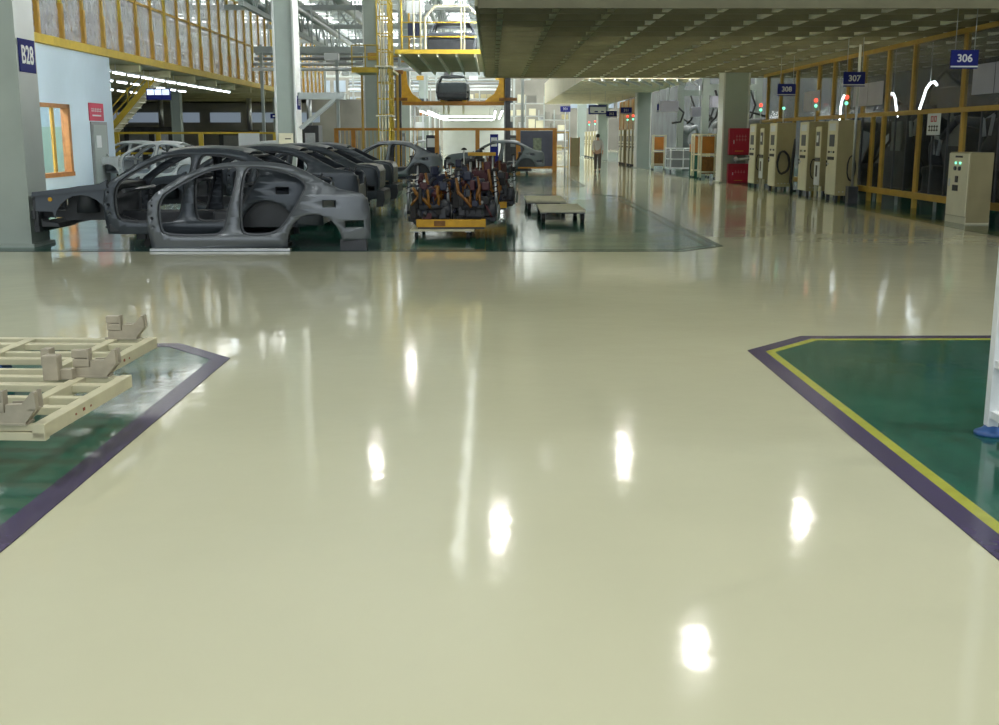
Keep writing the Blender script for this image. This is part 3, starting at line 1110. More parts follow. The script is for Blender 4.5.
# fluorescent battens under the gallery
def batten(label, loc, rz, group, L=1.25, hang=0.3, tm=None):
    t = thing('fluorescent_lamp', label, 'lamp', loc, rz, group)
    b = MB().box(-0.07, 0.07, 0, L, 0.05, 0.11); b.build('housing', M_white, t)
    for q in (0.25, L - 0.25):
        MB().cyl((0, q, 0.1), (0, q, hang), 0.012, 5).build('hanger', M_steel, t)
    b = MB().cyl((0, 0.04, 0.03), (0, L - 0.04, 0.03), 0.042, 8); b.build('tube', tm or M_tube, t)
    return t
bat = None
for r, (x, y0, y1, st, nm) in enumerate(((-14.1, 39.6, 62, 1.75, 'front row'), (-16.3, 40.5, 61, 1.95, 'middle row'), (-19.4, 43, 62, 2.1, 'rear row'))):
    y = y0
    k = 0
    while y < y1:
        l = 'white tube lamp under the gallery, %s, %s' % (nm, ['nearest the office', 'second from the office'][k] if k < 2 else 'place %s from the office' % ['third', 'fourth', 'fifth', 'sixth', 'seventh', 'eighth', 'ninth', 'tenth', 'eleventh', 'twelfth', 'thirteenth', 'fourteenth'][k - 2])
        if bat is None:
            bat = batten(l, (x, y, 3.93), 0, 'tube lamps under the gallery', 1.32, 0.375)
        else:
            copy_tree(bat, (x, y, 3.93), label=l)
        y += st
        k += 1
# lamps of the inspection booth behind the lift
booth = thing('inspection_booth', 'brightly lit white booth behind the lift and the yellow fence', 'booth', (-1.75, 66, 0))
MB().box(-2.7, 2.7, 0, 40, 3.35, 3.45).build('roof_board', M_white, booth)
MB().box(-2.7, 2.7, 39.9, 40, 0.0, 3.35).build('end_board', M_white, booth)
for x in (-2.75, 2.65):
    for k in range(6):
        MB().box(x, x + 0.1, k * 7.8, k * 7.8 + 0.1, 0, 3.4).build('booth_post', M_white, booth)
bb = None
k = 0
for x, nm in ((-2.35, 'outer left'), (-1.9, 'inner left'), (1.95, 'inner right'), (2.35, 'outer right')):
    for j in range(7):
        l = 'bright tube lamp along the booth ceiling, %s line, %s' % (nm, ['at the mouth', 'second', 'third', 'fourth', 'fifth', 'sixth', 'deepest'][j])
        loc = (-1.75 + x, 65.6 + j * 4.2, 3.02)
        if bb is None:
            bb = batten(l, loc, 0, 'tube lamps of the booth', 4.0, 0.335)
            for ch in bb.children:
                pass
        else:
            copy_tree(bb, loc, label=l)
for j, y in enumerate((70, 84)):
    l = 'cross tube lamp on the booth ceiling, %s from the mouth' % ['first', 'second', 'third', 'fourth'][j]
    if j == 0:
        bx_ = batten(l, (0.1, y, 2.80), R(90), 'cross tube lamps of the booth', 3.7, 0.555)
    else:
        copy_tree(bx_, (0.1, y, 2.80), label=l)

sf0 = None  # added tube lamps hidden behind the far beam to brighten the far aisle
for i in range(6):
    l = 'added unseen tube lamp behind the far beam of the low deck, ' + ['first from the deck edge', 'second from the deck edge', 'third from the deck edge', 'fourth from the deck edge', 'fifth from the deck edge', 'next to the column'][i]
    loc = (1.9 + i * 1.25, 44.2, 3.93)
    if sf0 is None:
        sf0 = batten(l, loc, R(90), 'added tube lamps behind the deck beam', 1.1, 0.10, M_softtube)
        MB().box(-0.36, 0.0, 0.5, 0.6, 0.08, 0.12).build('wall_arm', M_steel, sf0)
    else:
        copy_tree(sf0, loc, label=l)
# ================================================================== SIGNS
def hung_sign(loc, text, label, w=0.50, h=0.33, top=4.0, tsize=0.19):
    t = thing('hanging_sign', label, 'sign', loc, 0, 'blue numbered signs over the machines')
    MB().box(-w / 2, w / 2, -0.02, 0.02, 0, h, bev=0.004).build('board', M_blue, t)
    MB().box(-w / 2, w / 2, -0.028, -0.02, 0.025, 0.05).build('underline', M_letter, t)
    MB().text(text, tsize, (0, -0.022, h * 0.54), (1, 0, 0), (0, 0, 1), bold=0.004).build('lettering', M_letter, t)
    for x in (-w * 0.35, w * 0.35):
        MB().cyl((x, 0, h), (x, 0, top - loc[2]), 0.008, 5).build('hanger', M_steel, t)
    return t
hung_sign((8.60, 21.0, 2.82), '306', 'blue hanging sign reading 306 above the small cream cabinet')
hung_sign((8.41, 26.7, 2.75), '307', 'blue hanging sign 307 beside the thin pale pole')
hung_sign((8.21, 32.0, 2.72), '308', 'blue hanging sign 308 above the coiled black cable')
hung_sign((7.75, 52.0, 2.72), '310', 'small blue sign 310 against the right edge of the white-edged column', 0.5, 0.34, 3.9)
hung_sign((7.45, 63.5, 2.85), '311', 'small blue sign 311 over the far cream cabinets, second of three', 0.62, 0.36, 3.86)
hung_sign((6.95, 66.5, 2.72), '312', 'small blue sign 312 over the far cream cabinets, beside the far column', 0.62, 0.36, 3.86)
t = thing('direction_sign', 'wide white sign with blue border hanging at the far aisle end', 'sign', (5.3, 57.5, 2.72))
MB().box(-0.45, 0.45, -0.03, 0.03, 0, 0.45).build('board', M_blue, t)
MB().box(-0.38, 0.42, -0.04, -0.03, 0.06, 0.36).build('panel', M_letter, t)
MB().box(-0.15, 0.02, -0.045, -0.04, 0.10, 0.16).build('mark', M_blue, t)
MB().box(0.18, 0.32, -0.045, -0.04, 0.10, 0.16).build('mark', M_blue, t)
for x in (-0.38, 0.38):
    MB().cyl((x, 0, 0.45), (x, 0, 1.15), 0.01, 5).build('hanger', M_steel, t)
t = thing('hanging_sign', 'small blue sign on a thin white post above the dark fence board', 'sign', (3.05, 47.5, 0.0))
MB().box(-0.21, 0.21, -0.02, 0.02, 2.62, 2.85).build('board', M_blue, t)
MB().text('301', 0.14, (0, -0.022, 2.735), (1, 0, 0), (0, 0, 1)).build('lettering', M_letter, t)
MB().cyl((0, 0.03, 0.0), (0, 0.03, 2.7), 0.025, 8).build('post', M_white, t)

def face_sign(loc, w, h, text, label, size):
    """sign flat on a column face that looks towards the aisle (+X)"""
    t = thing('column_sign', label, 'sign', loc)
    MB().box(0, 0.015, -w / 2, w / 2, -h / 2, h / 2, bev=0.003).build('plate', M_blue, t)
    MB().text(text, size, (0.016, 0, 0), (0, 1, 0), (0, 0, 1), xs=0.78, bold=0.006).build('lettering', M_letter, t)
    return t
face_sign((-6.796, 16.95, 2.76), 0.58, 0.47, 'B28', 'blue sign reading B28 on the big near column', 0.36)
face_sign((-6.064, 36.1, 2.65), 0.55, 0.42, 'B29', 'small blue sign on the second column down the hall', 0.25)
# red notice over the office door
t = thing('door_sign', 'red notice with white rows above the office door', 'sign', (-13.30, 38.6, 2.42))
MB().box(0, 0.02, -0.70, 0.70, -0.29, 0.29).build('plate', M_redsign, t)
b = MB()
for k in range(6):
    y = -0.48 + k * 0.165
    b.box(0.02, 0.026, y, y + 0.12, 0.02, 0.045)
    b.box(0.02, 0.026, y, y + 0.12, 0.085, 0.11)
    b.box(0.02, 0.026, y + 0.045, y + 0.07, 0.0, 0.13)
b.box(0.02, 0.026, -0.42, 0.42, -0.14, -0.09)
b.build('white_rows', M_letter, t)
# white notice hung on the partition
t = thing('notice_board', 'white notice with red characters hung on the glazed partition', 'sign', (9.57, 24.7, 1.66))
MB().box(-0.012, 0, -0.36, 0.36, -0.02, 0.44).build('sheet', M_white, t)
b = MB()
for k in range(2):
    y = -0.16 + k * 0.18
    b.box(-0.018, -0.012, y, y + 0.13, 0.26, 0.285); b.box(-0.018, -0.012, y, y + 0.13, 0.36, 0.385)
    b.box(-0.018, -0.012, y, y + 0.03, 0.26, 0.385); b.box(-0.018, -0.012, y + 0.10, y + 0.13, 0.26, 0.385)
b.build('red_characters', M_redsign, t)
b = MB()
for k in range(4):
    y = -0.26 + k * 0.14
    b.box(-0.018, -0.012, y, y + 0.10, 0.07, 0.095); b.box(-0.018, -0.012, y, y + 0.10, 0.15, 0.175)
    b.box(-0.018, -0.012, y + 0.035, y + 0.06, 0.06, 0.19)
b.build('black_characters', M_black, t)
# pale sheets pinned to the upper panes
for (y0, y1, z0, z1, l) in ((28.1, 30.4, 2.38, 2.95, 'pair of pale sheets on the upper panes behind the thin pole'),
                            (20.9, 22.9, 2.42, 3.0, 'pair of pale sheets on the panes above the low cream cabinet'),
                            (33.5, 35.2, 2.36, 2.95, 'pair of pale sheets on the panes above the coil cabinet')):
    t = thing('pinned_sheet', l, 'paper sheet', (9.583, 0, 0))
    m_ = (y0 + y1) / 2
    MB().box(-0.006, 0, y0, m_ - 0.02, z0, z1).build('sheet', M_lilac, t)
    MB().box(-0.006, 0, m_ + 0.02, y1, z0, z1).build('sheet', M_lilac, t)
# bright blue and white light box under the gallery
t = thing('light_box_sign', 'lit white sign with blue lower edge hanging under the gallery by the stairs', 'sign', (-13.9, 48.0, 3.12))
MB().box(-0.5, 0.5, 0, 0.12, 0, 0.46).build('case', M_blue, t)
for k in range(3):
    MB().box(-0.46 + k * 0.32, -0.18 + k * 0.32, -0.01, 0, 0.20, 0.42).build('lit_face', M_lightbox, t)
for x in (-0.4, 0.4):
    MB().cyl((x, 0.06, 0.46), (x, 0.06, 0.92), 0.012, 5).build('hanger', M_steel, t)
t = thing('hanging_sign', 'small blue sign hanging far under the gallery before the window band', 'sign', (-11.3, 60, 2.55))
MB().box(-0.28, 0.28, -0.02, 0.02, 0, 0.24).build('board', M_blue, t)
MB().box(-0.15, 0.15, -0.026, -0.02, 0.08, 0.16).build('white_mark', M_letter, t)
MB().box(-0.02, 0.02, 0.0, 0.04, -2.55, 0).build('post', M_grey, t)
MB().box(0.05, 0.40, -0.03, 0.0, -0.72, -0.12).build('paper', M_white, t)
# small cream box on the second column
t = thing('notice_box', 'small cream notice box fixed to the second column front', 'box', (-6.40, 35.58, 1.36))
MB().box(-0.22, 0.22, -0.12, 0.0, 0, 0.36, bev=0.01).build('case', M_cream, t)
MB().box(-0.02, 0.16, -0.126, -0.12, 0.17, 0.20).build('black_line', M_black, t)

# ================================================================== CONTROL CABINETS
CW, CD, CH = 0.56, 0.86, 2.02
def tall_cabinet(loc, label, group='tall cream weld cabinets'):
    t = thing('control_cabinet', label, 'cabinet', loc, 0, group)
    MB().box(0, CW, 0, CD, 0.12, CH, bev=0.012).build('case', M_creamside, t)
    d = MB().box(-0.022, 0.0, 0.02, CD - 0.02, 0.14, CH - 0.02, bev=0.006).build('door', M_cream, t)
    b = MB(); b.box(-0.034, -0.022, 0.22, 0.62, 1.36, 1.66); b.build('gauge_window', M_dark, d)
    b = MB(); b.box(-0.030, -0.022, 0.16, 0.70, 1.76, 1.94); b.build('meter_panel', M_white, d)
    b = MB(); b.box(-0.036, -0.022, 0.18, 0.72, 1.02, 1.10); b.build('switch_row', M_black, d)
    for k in range(3):
        MB().cyl((-0.022, 0.2 + k * 0.2, 1.22), (-0.05, 0.2 + k * 0.2, 1.22), 0.028, 8).build('push_button', [M_black, M_steel, M_black][k], d)
    MB().box(-0.05, -0.022, 0.74, 0.78, 0.85, 1.0, bev=0.004).build('latch', M_black, d)
    MB().box(-0.045, -0.02, 0.6, 0.80, 0.9, 0.94).build('name_plate', M_steel, d)
    for k in range(4):
        MB().cyl((0.10 + k * 0.10, -0.004, 0.22), (0.10 + k * 0.10, 0.002, 0.22), 0.018, 6).build('bolt', M_steel, t)
    for x in (0.05, CW - 0.05):
        for y in (0.06, CD - 0.06):
            MB().box(x - 0.035, x + 0.035, y - 0.035, y + 0.035, 0, 0.125).build('foot', M_dark, t)
    return t
def small_cabinet(loc, label, group='narrow cream timer cabinets'):
    t = thing('timer_cabinet', label, 'cabinet', loc, 0, group)
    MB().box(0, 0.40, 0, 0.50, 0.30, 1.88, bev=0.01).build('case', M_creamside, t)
    d = MB().box(-0.018, 0, 0.01, 0.49, 1.06, 1.86, bev=0.005).build('door', M_cream, t)
    MB().box(-0.026, -0.018, 0.10, 0.40, 1.36, 1.74).build('dark_window', M_dark, d)
    MB().box(-0.036, -0.018, 0.2, 0.34, 1.46, 1.64).build('white_dial', M_white, d)
    MB().box(-0.022, 0.0, 0.06, 0.44, 0.96, 1.05).build('black_strip', M_dark, t)
    d = MB().box(-0.018, 0, 0.01, 0.49, 0.32, 0.94, bev=0.005).build('door', M_white, t)
    MB().box(-0.028, -0.018, 0.2, 0.32, 0.55, 0.85).build('switch', M_black, d)
    for x in (0.04, 0.36):
        for y in (0.04, 0.46):
            MB().box(x - 0.03, x + 0.03, y - 0.03, y + 0.03, 0, 0.31).build('leg', M_cream, t)
    return t
XF = 8.80
cab = tall_cabinet((XF, 28.95, 0), 'tall cream cabinet nearest the thin pale pole, cable loop on its side')
cabs = {}
for x, y, l in ((8.75, 31.45, 'tall cream cabinet between the two narrow-cabinet gaps, no cable on its side'),
             (8.56, 34.2, 'tall cream cabinet with a thick coil of black cable on its side'),
             (8.42, 36.3, 'tall cream cabinet beside the red fire cabinets')):
    copy_tree(cab, (x, y, 0), label=l)
sc = small_cabinet((8.80, 30.4, 0), 'narrow cream cabinet on legs behind the nearest tall cabinet')
copy_tree(sc, (8.50, 35.55, 0), label='narrow cream cabinet on legs between coil cabinet and fire cabinets')
# cabinets far down the aisle
far = [(7.72, 61.2, 'far cream cabinet right behind the white-edged column'), (7.70, 62.6, 'second far cream cabinet behind the white-edged column'),
       (7.68, 64.0, 'third far cream cabinet, at the black gap'), (7.66, 66.2, 'fourth far cream cabinet, past the black gap'), (7.64, 67.6, 'fifth far cream cabinet, close to the walking person'),
       (7.6, 82.6, 'cream cabinet in the farthest group, its front one'), (7.6, 84.6, 'cream cabinet in the farthest group, second'), (7.6, 87.2, 'cream cabinet in the farthest group, third'),
       (7.6, 89.8, 'cream cabinet in the farthest group, fourth'), (7.6, 92.5, 'cream cabinet in the farthest group, at its end')]
for x, y, l in far:
    copy_tree(cab, (x, y, 0), label=l)['group'] = 'cream cabinets far down the aisle'
# low cabinet at the right
t = thing('low_cabinet', 'waist-high cream control cabinet standing alone before the partition', 'cabinet', (8.80, 20.85, 0))
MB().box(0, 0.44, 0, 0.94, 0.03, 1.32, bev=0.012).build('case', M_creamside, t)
MB().box(-0.012, 0.44, 0.005, 0.935, 0.0, 0.13).build('plinth', M_cream, t)
d = MB().box(-0.02, 0.0, 0.02, 0.92, 0.14, 1.30, bev=0.006).build('door', M_cream, t)
MB().box(-0.026, -0.02, 0.30, 0.62, 1.22, 1.255).build('black_label', M_black, d)
for k in range(2):
    y = 0.38 + k * 0.20
    MB().cyl((-0.02, y, 1.12), (-0.04, y, 1.12), 0.022, 8).build('green_lamp', M_greenlamp, d)
    MB().cyl((-0.02, y, 1.02), (-0.05, y, 1.02), 0.04, 10).build('knob', M_dark, d)
MB().box(-0.04, -0.02, 0.44, 0.54, 0.76, 0.88).build('isolator', M_black, d)
MB().box(-0.032, -0.02, 0.42, 0.66, 0.60, 0.71).build('socket', M_black, d)
MB().box(-0.04, -0.02, 0.80, 0.84, 0.68, 0.82).build('latch', M_steel, d)
# cables hung on cabinet sides
def coil(name, label, pts, r, loc):
    t = tag(MB().tube(pts, r, 7).build(name, M_cable), label, 'cable')
    t.location = loc
    return t
def loop(cx, cz, rx, rz_, n, turns, sag=0.0):
    rl_ = random.Random(int(cx * 100))
    w_ = [rl_.uniform(0.80, 1.2) for _ in range(200)]
    w_ = [(w_[i] + w_[i + 1] + w_[i + 2]) / 3 for i in range(198)]
    return [(cx + w_[k] * rx * math.cos(2 * math.pi * k / n), -0.02 - 0.018 * (k / n), cz + w_[k + 5] * rz_ * math.sin(2 * math.pi * k / n) - sag * (k / n)) for k in range(int(n * turns) + 1)]
coil('coiled_cable', 'thick black cable coil hung on the side of a tall cream cabinet', loop(0.20, 0.85, 0.18, 0.34, 18, 3.0), 0.025, (8.56, 34.18, 0))
coil('hose_lance', 'black hose lance leaning at the end of the coil cabinet', [(0.50, -0.06, 1.55), (0.49, -0.06, 1.2), (0.46, -0.05, 0.9), (0.42, -0.08, 0.3), (0.48, -0.12, 0.03), (0.6, -0.15, 0.025)], [0.02, 0.05, 0.05, 0.045, 0.035, 0.03], (8.56, 34.10, 0))
coil('hanging_cable', 'thin black cable loop on the side of the nearest tall cabinet', loop(0.36, 0.82, 0.10, 0.30, 16, 1.9), 0.016, (XF, 28.93, 0))
coil('hanging_cable', 'thin black cable between the narrow cabinet and the cabinet farther back', loop(0.16, 0.75, 0.10, 0.26, 16, 1.6), 0.014, (8.75, 31.43, 0))
coil('hanging_cable', 'thin black cable beside the narrow cabinet near the fire cabinets', loop(0.1, 0.8, 0.08, 0.24, 16, 1.3), 0.014, (8.42, 36.28, 0))
# thin pole with a floor box
t = thing('utility_pole', 'thin pale pole from floor box to deck beside the nearest tall cabinet', 'pole', (8.80, 27.6, 0))
MB().cyl((0, 0, 0.4), (0, 0, 3.76), 0.032, 10).build('pipe', M_steel, t)
MB().box(-0.12, 0.12, -0.12, 0.12, 0, 0.42, bev=0.01).build('floor_box', M_dark, t)
# signal lamps above the cabinets
def signal(loc, label, top=True):
    t = thing('signal_lamp', label, 'signal lamp', loc, 0, 'red and green signal lamps')
    MB().cyl((0, 0, 0), (0, 0, 0.40), 0.018, 6).build('stem', M_steel, t)
    MB().sphere((0, 0, 0.43), 0.045, seg=10).build('green_lamp', M_greenlamp, t)
    if top:
        MB().sphere((0, 0, 0.58), 0.06, seg=10).build('red_lamp', M_redlamp, t)
    return t
sig = signal((9.10, 29.4, CH), 'red over green signal lamp on the nearest tall cabinet')
copy_tree(sig, (9.02, 31.9, CH), label='red over green signal lamp on the second tall cabinet')
signal((8.82, 34.6, CH), 'green signal lamp on the coil cabinet', False)
copy_tree(sig, (8.62, 36.7, CH), label='red over green signal lamp on the cabinet beside the fire cabinets')
for i, (x, y, l) in enumerate(((7.95, 61.6, 'behind the white-edged column'), (7.95, 64.4, 'at the black gap'), (7.9, 66.6, 'beside the black gap'), (7.9, 83, 'on the farthest group, front'), (7.9, 87.6, 'on the farthest group, middle'), (7.9, 92.8, 'on the farthest group, end'))):
    c = copy_tree(sig, (x, y, CH), label='signal lamp on a far cream cabinet ' + l)
    c.scale = (1.3, 1.3, 1.3)

# ================================================================== AROUND THE RIGHT COLUMNS
def fire_cabinet(loc, h, label):
    t = thing('fire_cabinet', label, 'cabinet', loc, 0, 'red fire cabinets')
    MB().box(0, 0.72, 0, 0.26, 0, h, bev=0.01).build('case', M_red, t)
    d = MB().box(0.12, 0.69, -0.015, 0, 0.04, h - 0.04, bev=0.005).build('door', M_red, t)
    b = MB()
    for r in range(2 if h > 0.7 else 1):
        for k in range(4):
            b.box(0.22 + k * 0.10, 0.29 + k * 0.10, -0.02, -0.015, h * 0.55 + r * 0.12, h * 0.55 + 0.03 + r * 0.12)
            b.box(0.245 + k * 0.10, 0.265 + k * 0.10, -0.02, -0.015, h * 0.52 + r * 0.12, h * 0.52 + 0.1 + r * 0.12)
    b.build('characters', mat('faded_pink', (0.50, 0.16, 0.18), 0.5), d)
    MB().box(0.2, 0.5, -0.02, -0.015, h * 0.14, h * 0.16).build('yellow_line', M_yellow, d)
    MB().box(0.14, 0.17, -0.03, -0.015, h * 0.42, h * 0.56).build('handle', M_steel, d)
    return t
fire_cabinet((8.30, 39.80, 0.98), 0.92, 'upper red fire cabinet fixed to the column')
fire_cabinet((8.30, 39.80, 0.0), 0.68, 'lower red fire cabinet on the floor by the column')
t = thing('valve', 'small white valve and pipe between the two red fire cabinets', 'valve', (8.30, 39.90, 0.82))
MB().cyl((0.3, 0, 0.0), (0.72, 0.0, 0.04), 0.05, 10).build('pipe', M_white, t)
MB().sphere((0.28, 0, 0.02), 0.085, seg=12).build('body', M_white, t)
MB().cyl((0.28, 0.0, -0.14), (0.28, 0.0, 0.16), 0.02, 8).build('stem', M_steel, t)

def rack(loc, label, w, dp, h, m, boards, group=None):
    t = thing('cream_rack', label, 'rack', loc, 0, group)
    for x in (0, w):
        for y in (0, dp):
            MB().box(x - 0.03, x + 0.03, y - 0.03, y + 0.03, 0.06, h).build('post', m, t)
            MB().cyl((x, y, 0.0), (x, y, 0.07), 0.035, 8).build('foot', M_dark, t)
    b = MB()
    for z in (0.28, h * 0.53, h - 0.03):
        for y in (0, dp):
            b.box(0, w, y - 0.025, y + 0.025, z - 0.025, z + 0.025)
        for x in (0, w):
            b.box(x - 0.025, x + 0.025, 0, dp, z - 0.025, z + 0.025)
    b.build('rails', m, t)
    for z0, z1, mm in boards:
        MB().box(0.06, w - 0.06, dp * 0.6, dp * 0.6 + 0.03, z0, z1).build('board', mm, t)
    return t
rack((8.02, 43.6, 0), 'cream frame rack with orange board, left of the white column flange, front one', 0.62, 0.5, 1.72, M_cream, [(0.98, 1.62, M_board), (0.2, 0.85, M_brown)], 'cream racks by the columns')
rack((8.10, 45.6, 0), 'cream frame rack with orange board just behind the front cream rack', 0.62, 0.5, 1.72, M_cream, [(0.98, 1.62, M_board)], 'cream racks by the columns')
rack((8.0, 56.3, 0), 'cream rack with orange board right of the white-edged far column', 0.6, 0.5, 1.7, M_cream, [(0.98, 1.6, M_board), (0.2, 0.85, M_brown)], 'cream racks by the columns')
t = thing('parts_trolley', 'white barred trolley on wheels between the columns', 'trolley', (8.05, 51.2, 0))
W_, D_, H_ = 1.15, 1.5, 1.12
for x in (0, W_):
    for y in (0, D_):
        MB().box(x - 0.03, x + 0.03, y - 0.03, y + 0.03, 0.16, H_).build('post', M_white, t)
        MB().cyl((x - 0.02, y, 0.08), (x + 0.02, y, 0.08), 0.08, 12).build('caster', M_dark, t)
b = MB()
for z in (0.2, 0.62, H_ - 0.03):
    for y in (0, D_):
        b.box(0, W_, y - 0.025, y + 0.025, z - 0.025, z + 0.025)
    for x in (0, W_):
        b.box(x - 0.025, x + 0.025, 0, D_, z - 0.025, z + 0.025)
for x in (W_ * 0.5,):
    b.box(x - 0.02, x + 0.02, -0.02, 0.02, 0.2, H_)
b.build('rails', M_white, t)
MB().box(0.03, W_ - 0.03, 0.03, D_ - 0.03, 0.22, 0.25).build('shelf', M_white, t)
for k, (z0, z1) in enumerate(((0.26, 0.58), (0.66, 1.0))):
    MB().box(0.06, W_ - 0.06, 0.05, D_ - 0.06, z0, z1, bev=0.01).build('grey_bin', M_grey, t)
t = thing('green_guard_panel', 'green floor guard panel with orange top beside the white trolley', 'panel', (8.40, 48.2, 0))
MB().box(0, 0.6, 0, 0.12, 0, 0.98).build('panel', M_greenbox, t)
MB().box(0, 0.6, -0.02, 0.14, 0.98, 1.3).build('top_board', M_board, t)
# machinery in the bay between the right columns
def robot(loc, label, rz=0, s=1.0, m=M_dark, pose=0):
    t = thing('robot_arm', label, 'robot', loc, rz, 'robots behind the partition')
    t.scale = (s, s, s)
    MB().lathe([(0.36, 0), (0.36, 0.12), (0.26, 0.16), (0.24, 0.5), (0.28, 0.55), (0.28, 0.7), (0.1, 0.74)], 16).build('pedestal', m, t)
    tips = [((0.1, 0, 0.7), (-0.25, 0, 1.6), (0.75, 0, 1.75), (1.1, 0, 1.35)), ((0.1, 0, 0.7), (0.3, 0, 1.6), (-0.55, 0, 2.1), (-1.0, 0, 1.75))][pose]
    MB().tube([tips[0], ((tips[0][0] + tips[1][0]) / 2, 0.16, (tips[0][2] + tips[1][2]) / 2), tips[1]], [0.17, 0.14, 0.15], 10).build('lower_arm', m, t)
    MB().tube([tips[1], tips[2]], [0.16, 0.09], 10).build('upper_arm', m, t)
    MB().sphere(tips[1], 0.2, seg=12).build('elbow', m, t)
    g = MB().tube([tips[2], tips[3]], [0.09, 0.05], 8).build('wrist', m, t)
    b = MB(); p = Vector(tips[3])
    b.bar(p, p + Vector((0.05, 0, -0.35)), 0.06); b.bar(p + Vector((0.2, 0, 0.05)), p + Vector((0.15, 0, -0.33)), 0.05); b.bar(p, p + Vector((0.2, 0, 0.05)), 0.07)
    b.build('weld_gun', M_steel, g)
    MB().tube([(0.0, 0.2, 0.6), (-0.5, 0.25, 1.3), (tips[1][0] - 0.2, 0.2, 2.1), (tips[2][0], 0.12, tips[2][2] + 0.1)], 0.035, 7).build('dress_hose', M_cable, t)
    return t
rl = [('behind the pane with the white notice', 11.6, 24.3, 0, 1), ('behind the partition, near the low cream cabinet', 12.3, 21.6, 1.2, 0), ('behind the panes left of the white notice', 11.8, 27.0, 2.2, 0),
      ('behind the glass at the nearest tall cabinet', 11.9, 30.5, 0.6, 1), ('behind the glass at the coil cabinet', 11.5, 34.4, 2.6, 0), ('behind the glass by the red fire cabinets', 11.9, 38.0, 1.5, 1)]
for l, x, y, rz, po in rl:
    robot((x, y, 0), 'dark welding robot arm ' + l, rz, 1.15, M_dark, po)
robot((10.4, 46.0, 0), 'grey robot arm behind the front cream rack', 0.4, 1.3, M_grey, 0)
robot((10.7, 53.0, 0), 'grey robot arm behind the white trolley', 2.0, 1.3, M_grey, 1)
robot((9.8, 56.8, 0), 'grey robot arm beside the white-edged far column', 1.0, 1.2, M_grey, 0)
def gantry(x, y, w, label):
    t = thing('tool_gantry', label, 'gantry', (x, y, 0), 0, 'pale tool gantries behind the right columns')
    for a in (0, w):
        MB().box(a - 0.14, a + 0.14, -0.14, 0.14, 0, 4.6).build('upright', M_column, t)
    MB().box(-0.14, w + 0.14, -0.12, 0.12, 3.5, 3.75).build('beam', M_column, t)
    MB().box(-0.14, w + 0.14, -0.12, 0.12, 4.3, 4.55).build('beam', M_column, t)
    for k in range(3):
        a = w * (k + 0.5) / 3
        MB().tube([(a, -0.15, 3.5), (a + 0.2, -0.25, 2.9), (a + 0.05, -0.2, 2.4), (a - 0.15, -0.2, 2.2)], 0.045, 7).build('hose', M_cable, t)
        MB().cyl((a, -0.1, 3.5), (a, -0.1, 2.75), 0.025, 6).build('balancer_line', M_steel, t)
    return t
gantry(8.9, 47.8, 2.2, 'pale steel tool gantry right behind the nearer right column')
gantry(8.9, 54.0, 2.6, 'pale steel tool gantry beyond the white trolley')
for i, (x, y, z, w, l) in enumerate(((8.95, 46.6, 2.78, 0.95, 'white hanging transformer box nearest the column'), (7.42, 50.4, 2.7, 0.8, 'white hanging transformer box over the trolley'), (9.2, 52.6, 2.5, 0.7, 'white hanging transformer box behind the trolley'))):
    t = thing('hanging_transformer', l, 'transformer', (x, y, z), 0, 'hanging transformer boxes')
    MB().box(0, w, 0, 0.5, 0, 0.46, bev=0.02).build('case', M_lilac, t)
    MB().cyl((w / 2, 0.25, 0.46), (w / 2, 0.25, 5.0 - z if i < 1 else 3.9 - z), 0.02, 6).build('hanger', M_steel, t)
    MB().tube([(w, 0.2, 0.2), (w + 0.25, 0.1, -0.05), (w + 0.1, 0, -0.45), (w - 0.3, 0, -0.5)], 0.045, 8).build('cable', M_cable, t)
t = thing('guard_rail', 'mustard guard rail in front of the robots in the right bay', 'railing', (9.4, 53.2, 0))
for k in range(9):
    MB().box(k * 0.55, k * 0.55 + 0.06, 0, 0.06, 0, 1.75).build('post', M_mustard, t)
for z in (1.0, 1.7):
    MB().box(0, 4.46, 0.0, 0.05, z, z + 0.06).build('rail', M_mustard, t)
t = thing('slatted_screen', 'tall orange slatted screen above the far cream cabinets', 'screen', (8.5, 62.0, 0))
MB().box(0, 0.06, 0, 14, 0, 3.84).build('sheet', mat('screen_tan', (0.42, 0.28, 0.13), 0.6, var=0.12, scale=2), t)
for k in range(7):
    MB().box(-0.04, 0.0, k * 2.3, k * 2.3 + 0.10, 0, 3.84).build('batten', M_orange, t)
# added glowing tubes standing in for light reflections at the upper panes
for i, (y, z, l) in enumerate(((26.6, 2.45, 'added glowing tube for a light reflection behind the upper pane left of sign 306'), (29.0, 2.3, 'added glowing tube knot for a light reflection behind the upper pane under the pale sheets'), (33.0, 2.25, 'added glowing tube for a light reflection behind the pane by the second signal lamp'))):
    o = MB().tube([(0, 0.55, -0.15), (0, 0.40, 0.05), (0, 0.22, 0.30), (0, 0.0, 0.42), (0, -0.25, 0.44), (0, -0.4, 0.36)], 0.028, 8).build('glint_tube', M_tube)
    o.location = (10.15, y, z - 0.05); tag(o, l, 'lamp', 'added reflection tubes behind the partition')
    if i == 1:
        o.scale = (1, -0.7, 1.0)
    if i == 2:
        o.rotation_euler = (R(-25), 0, 0); o.scale = (1, 0.8, 1.2)
    h = MB().cyl((0, 0, 0.42), (0, 0, 4.0 - z), 0.012, 5).build('hanger', M_steel, None)
    h.parent = o

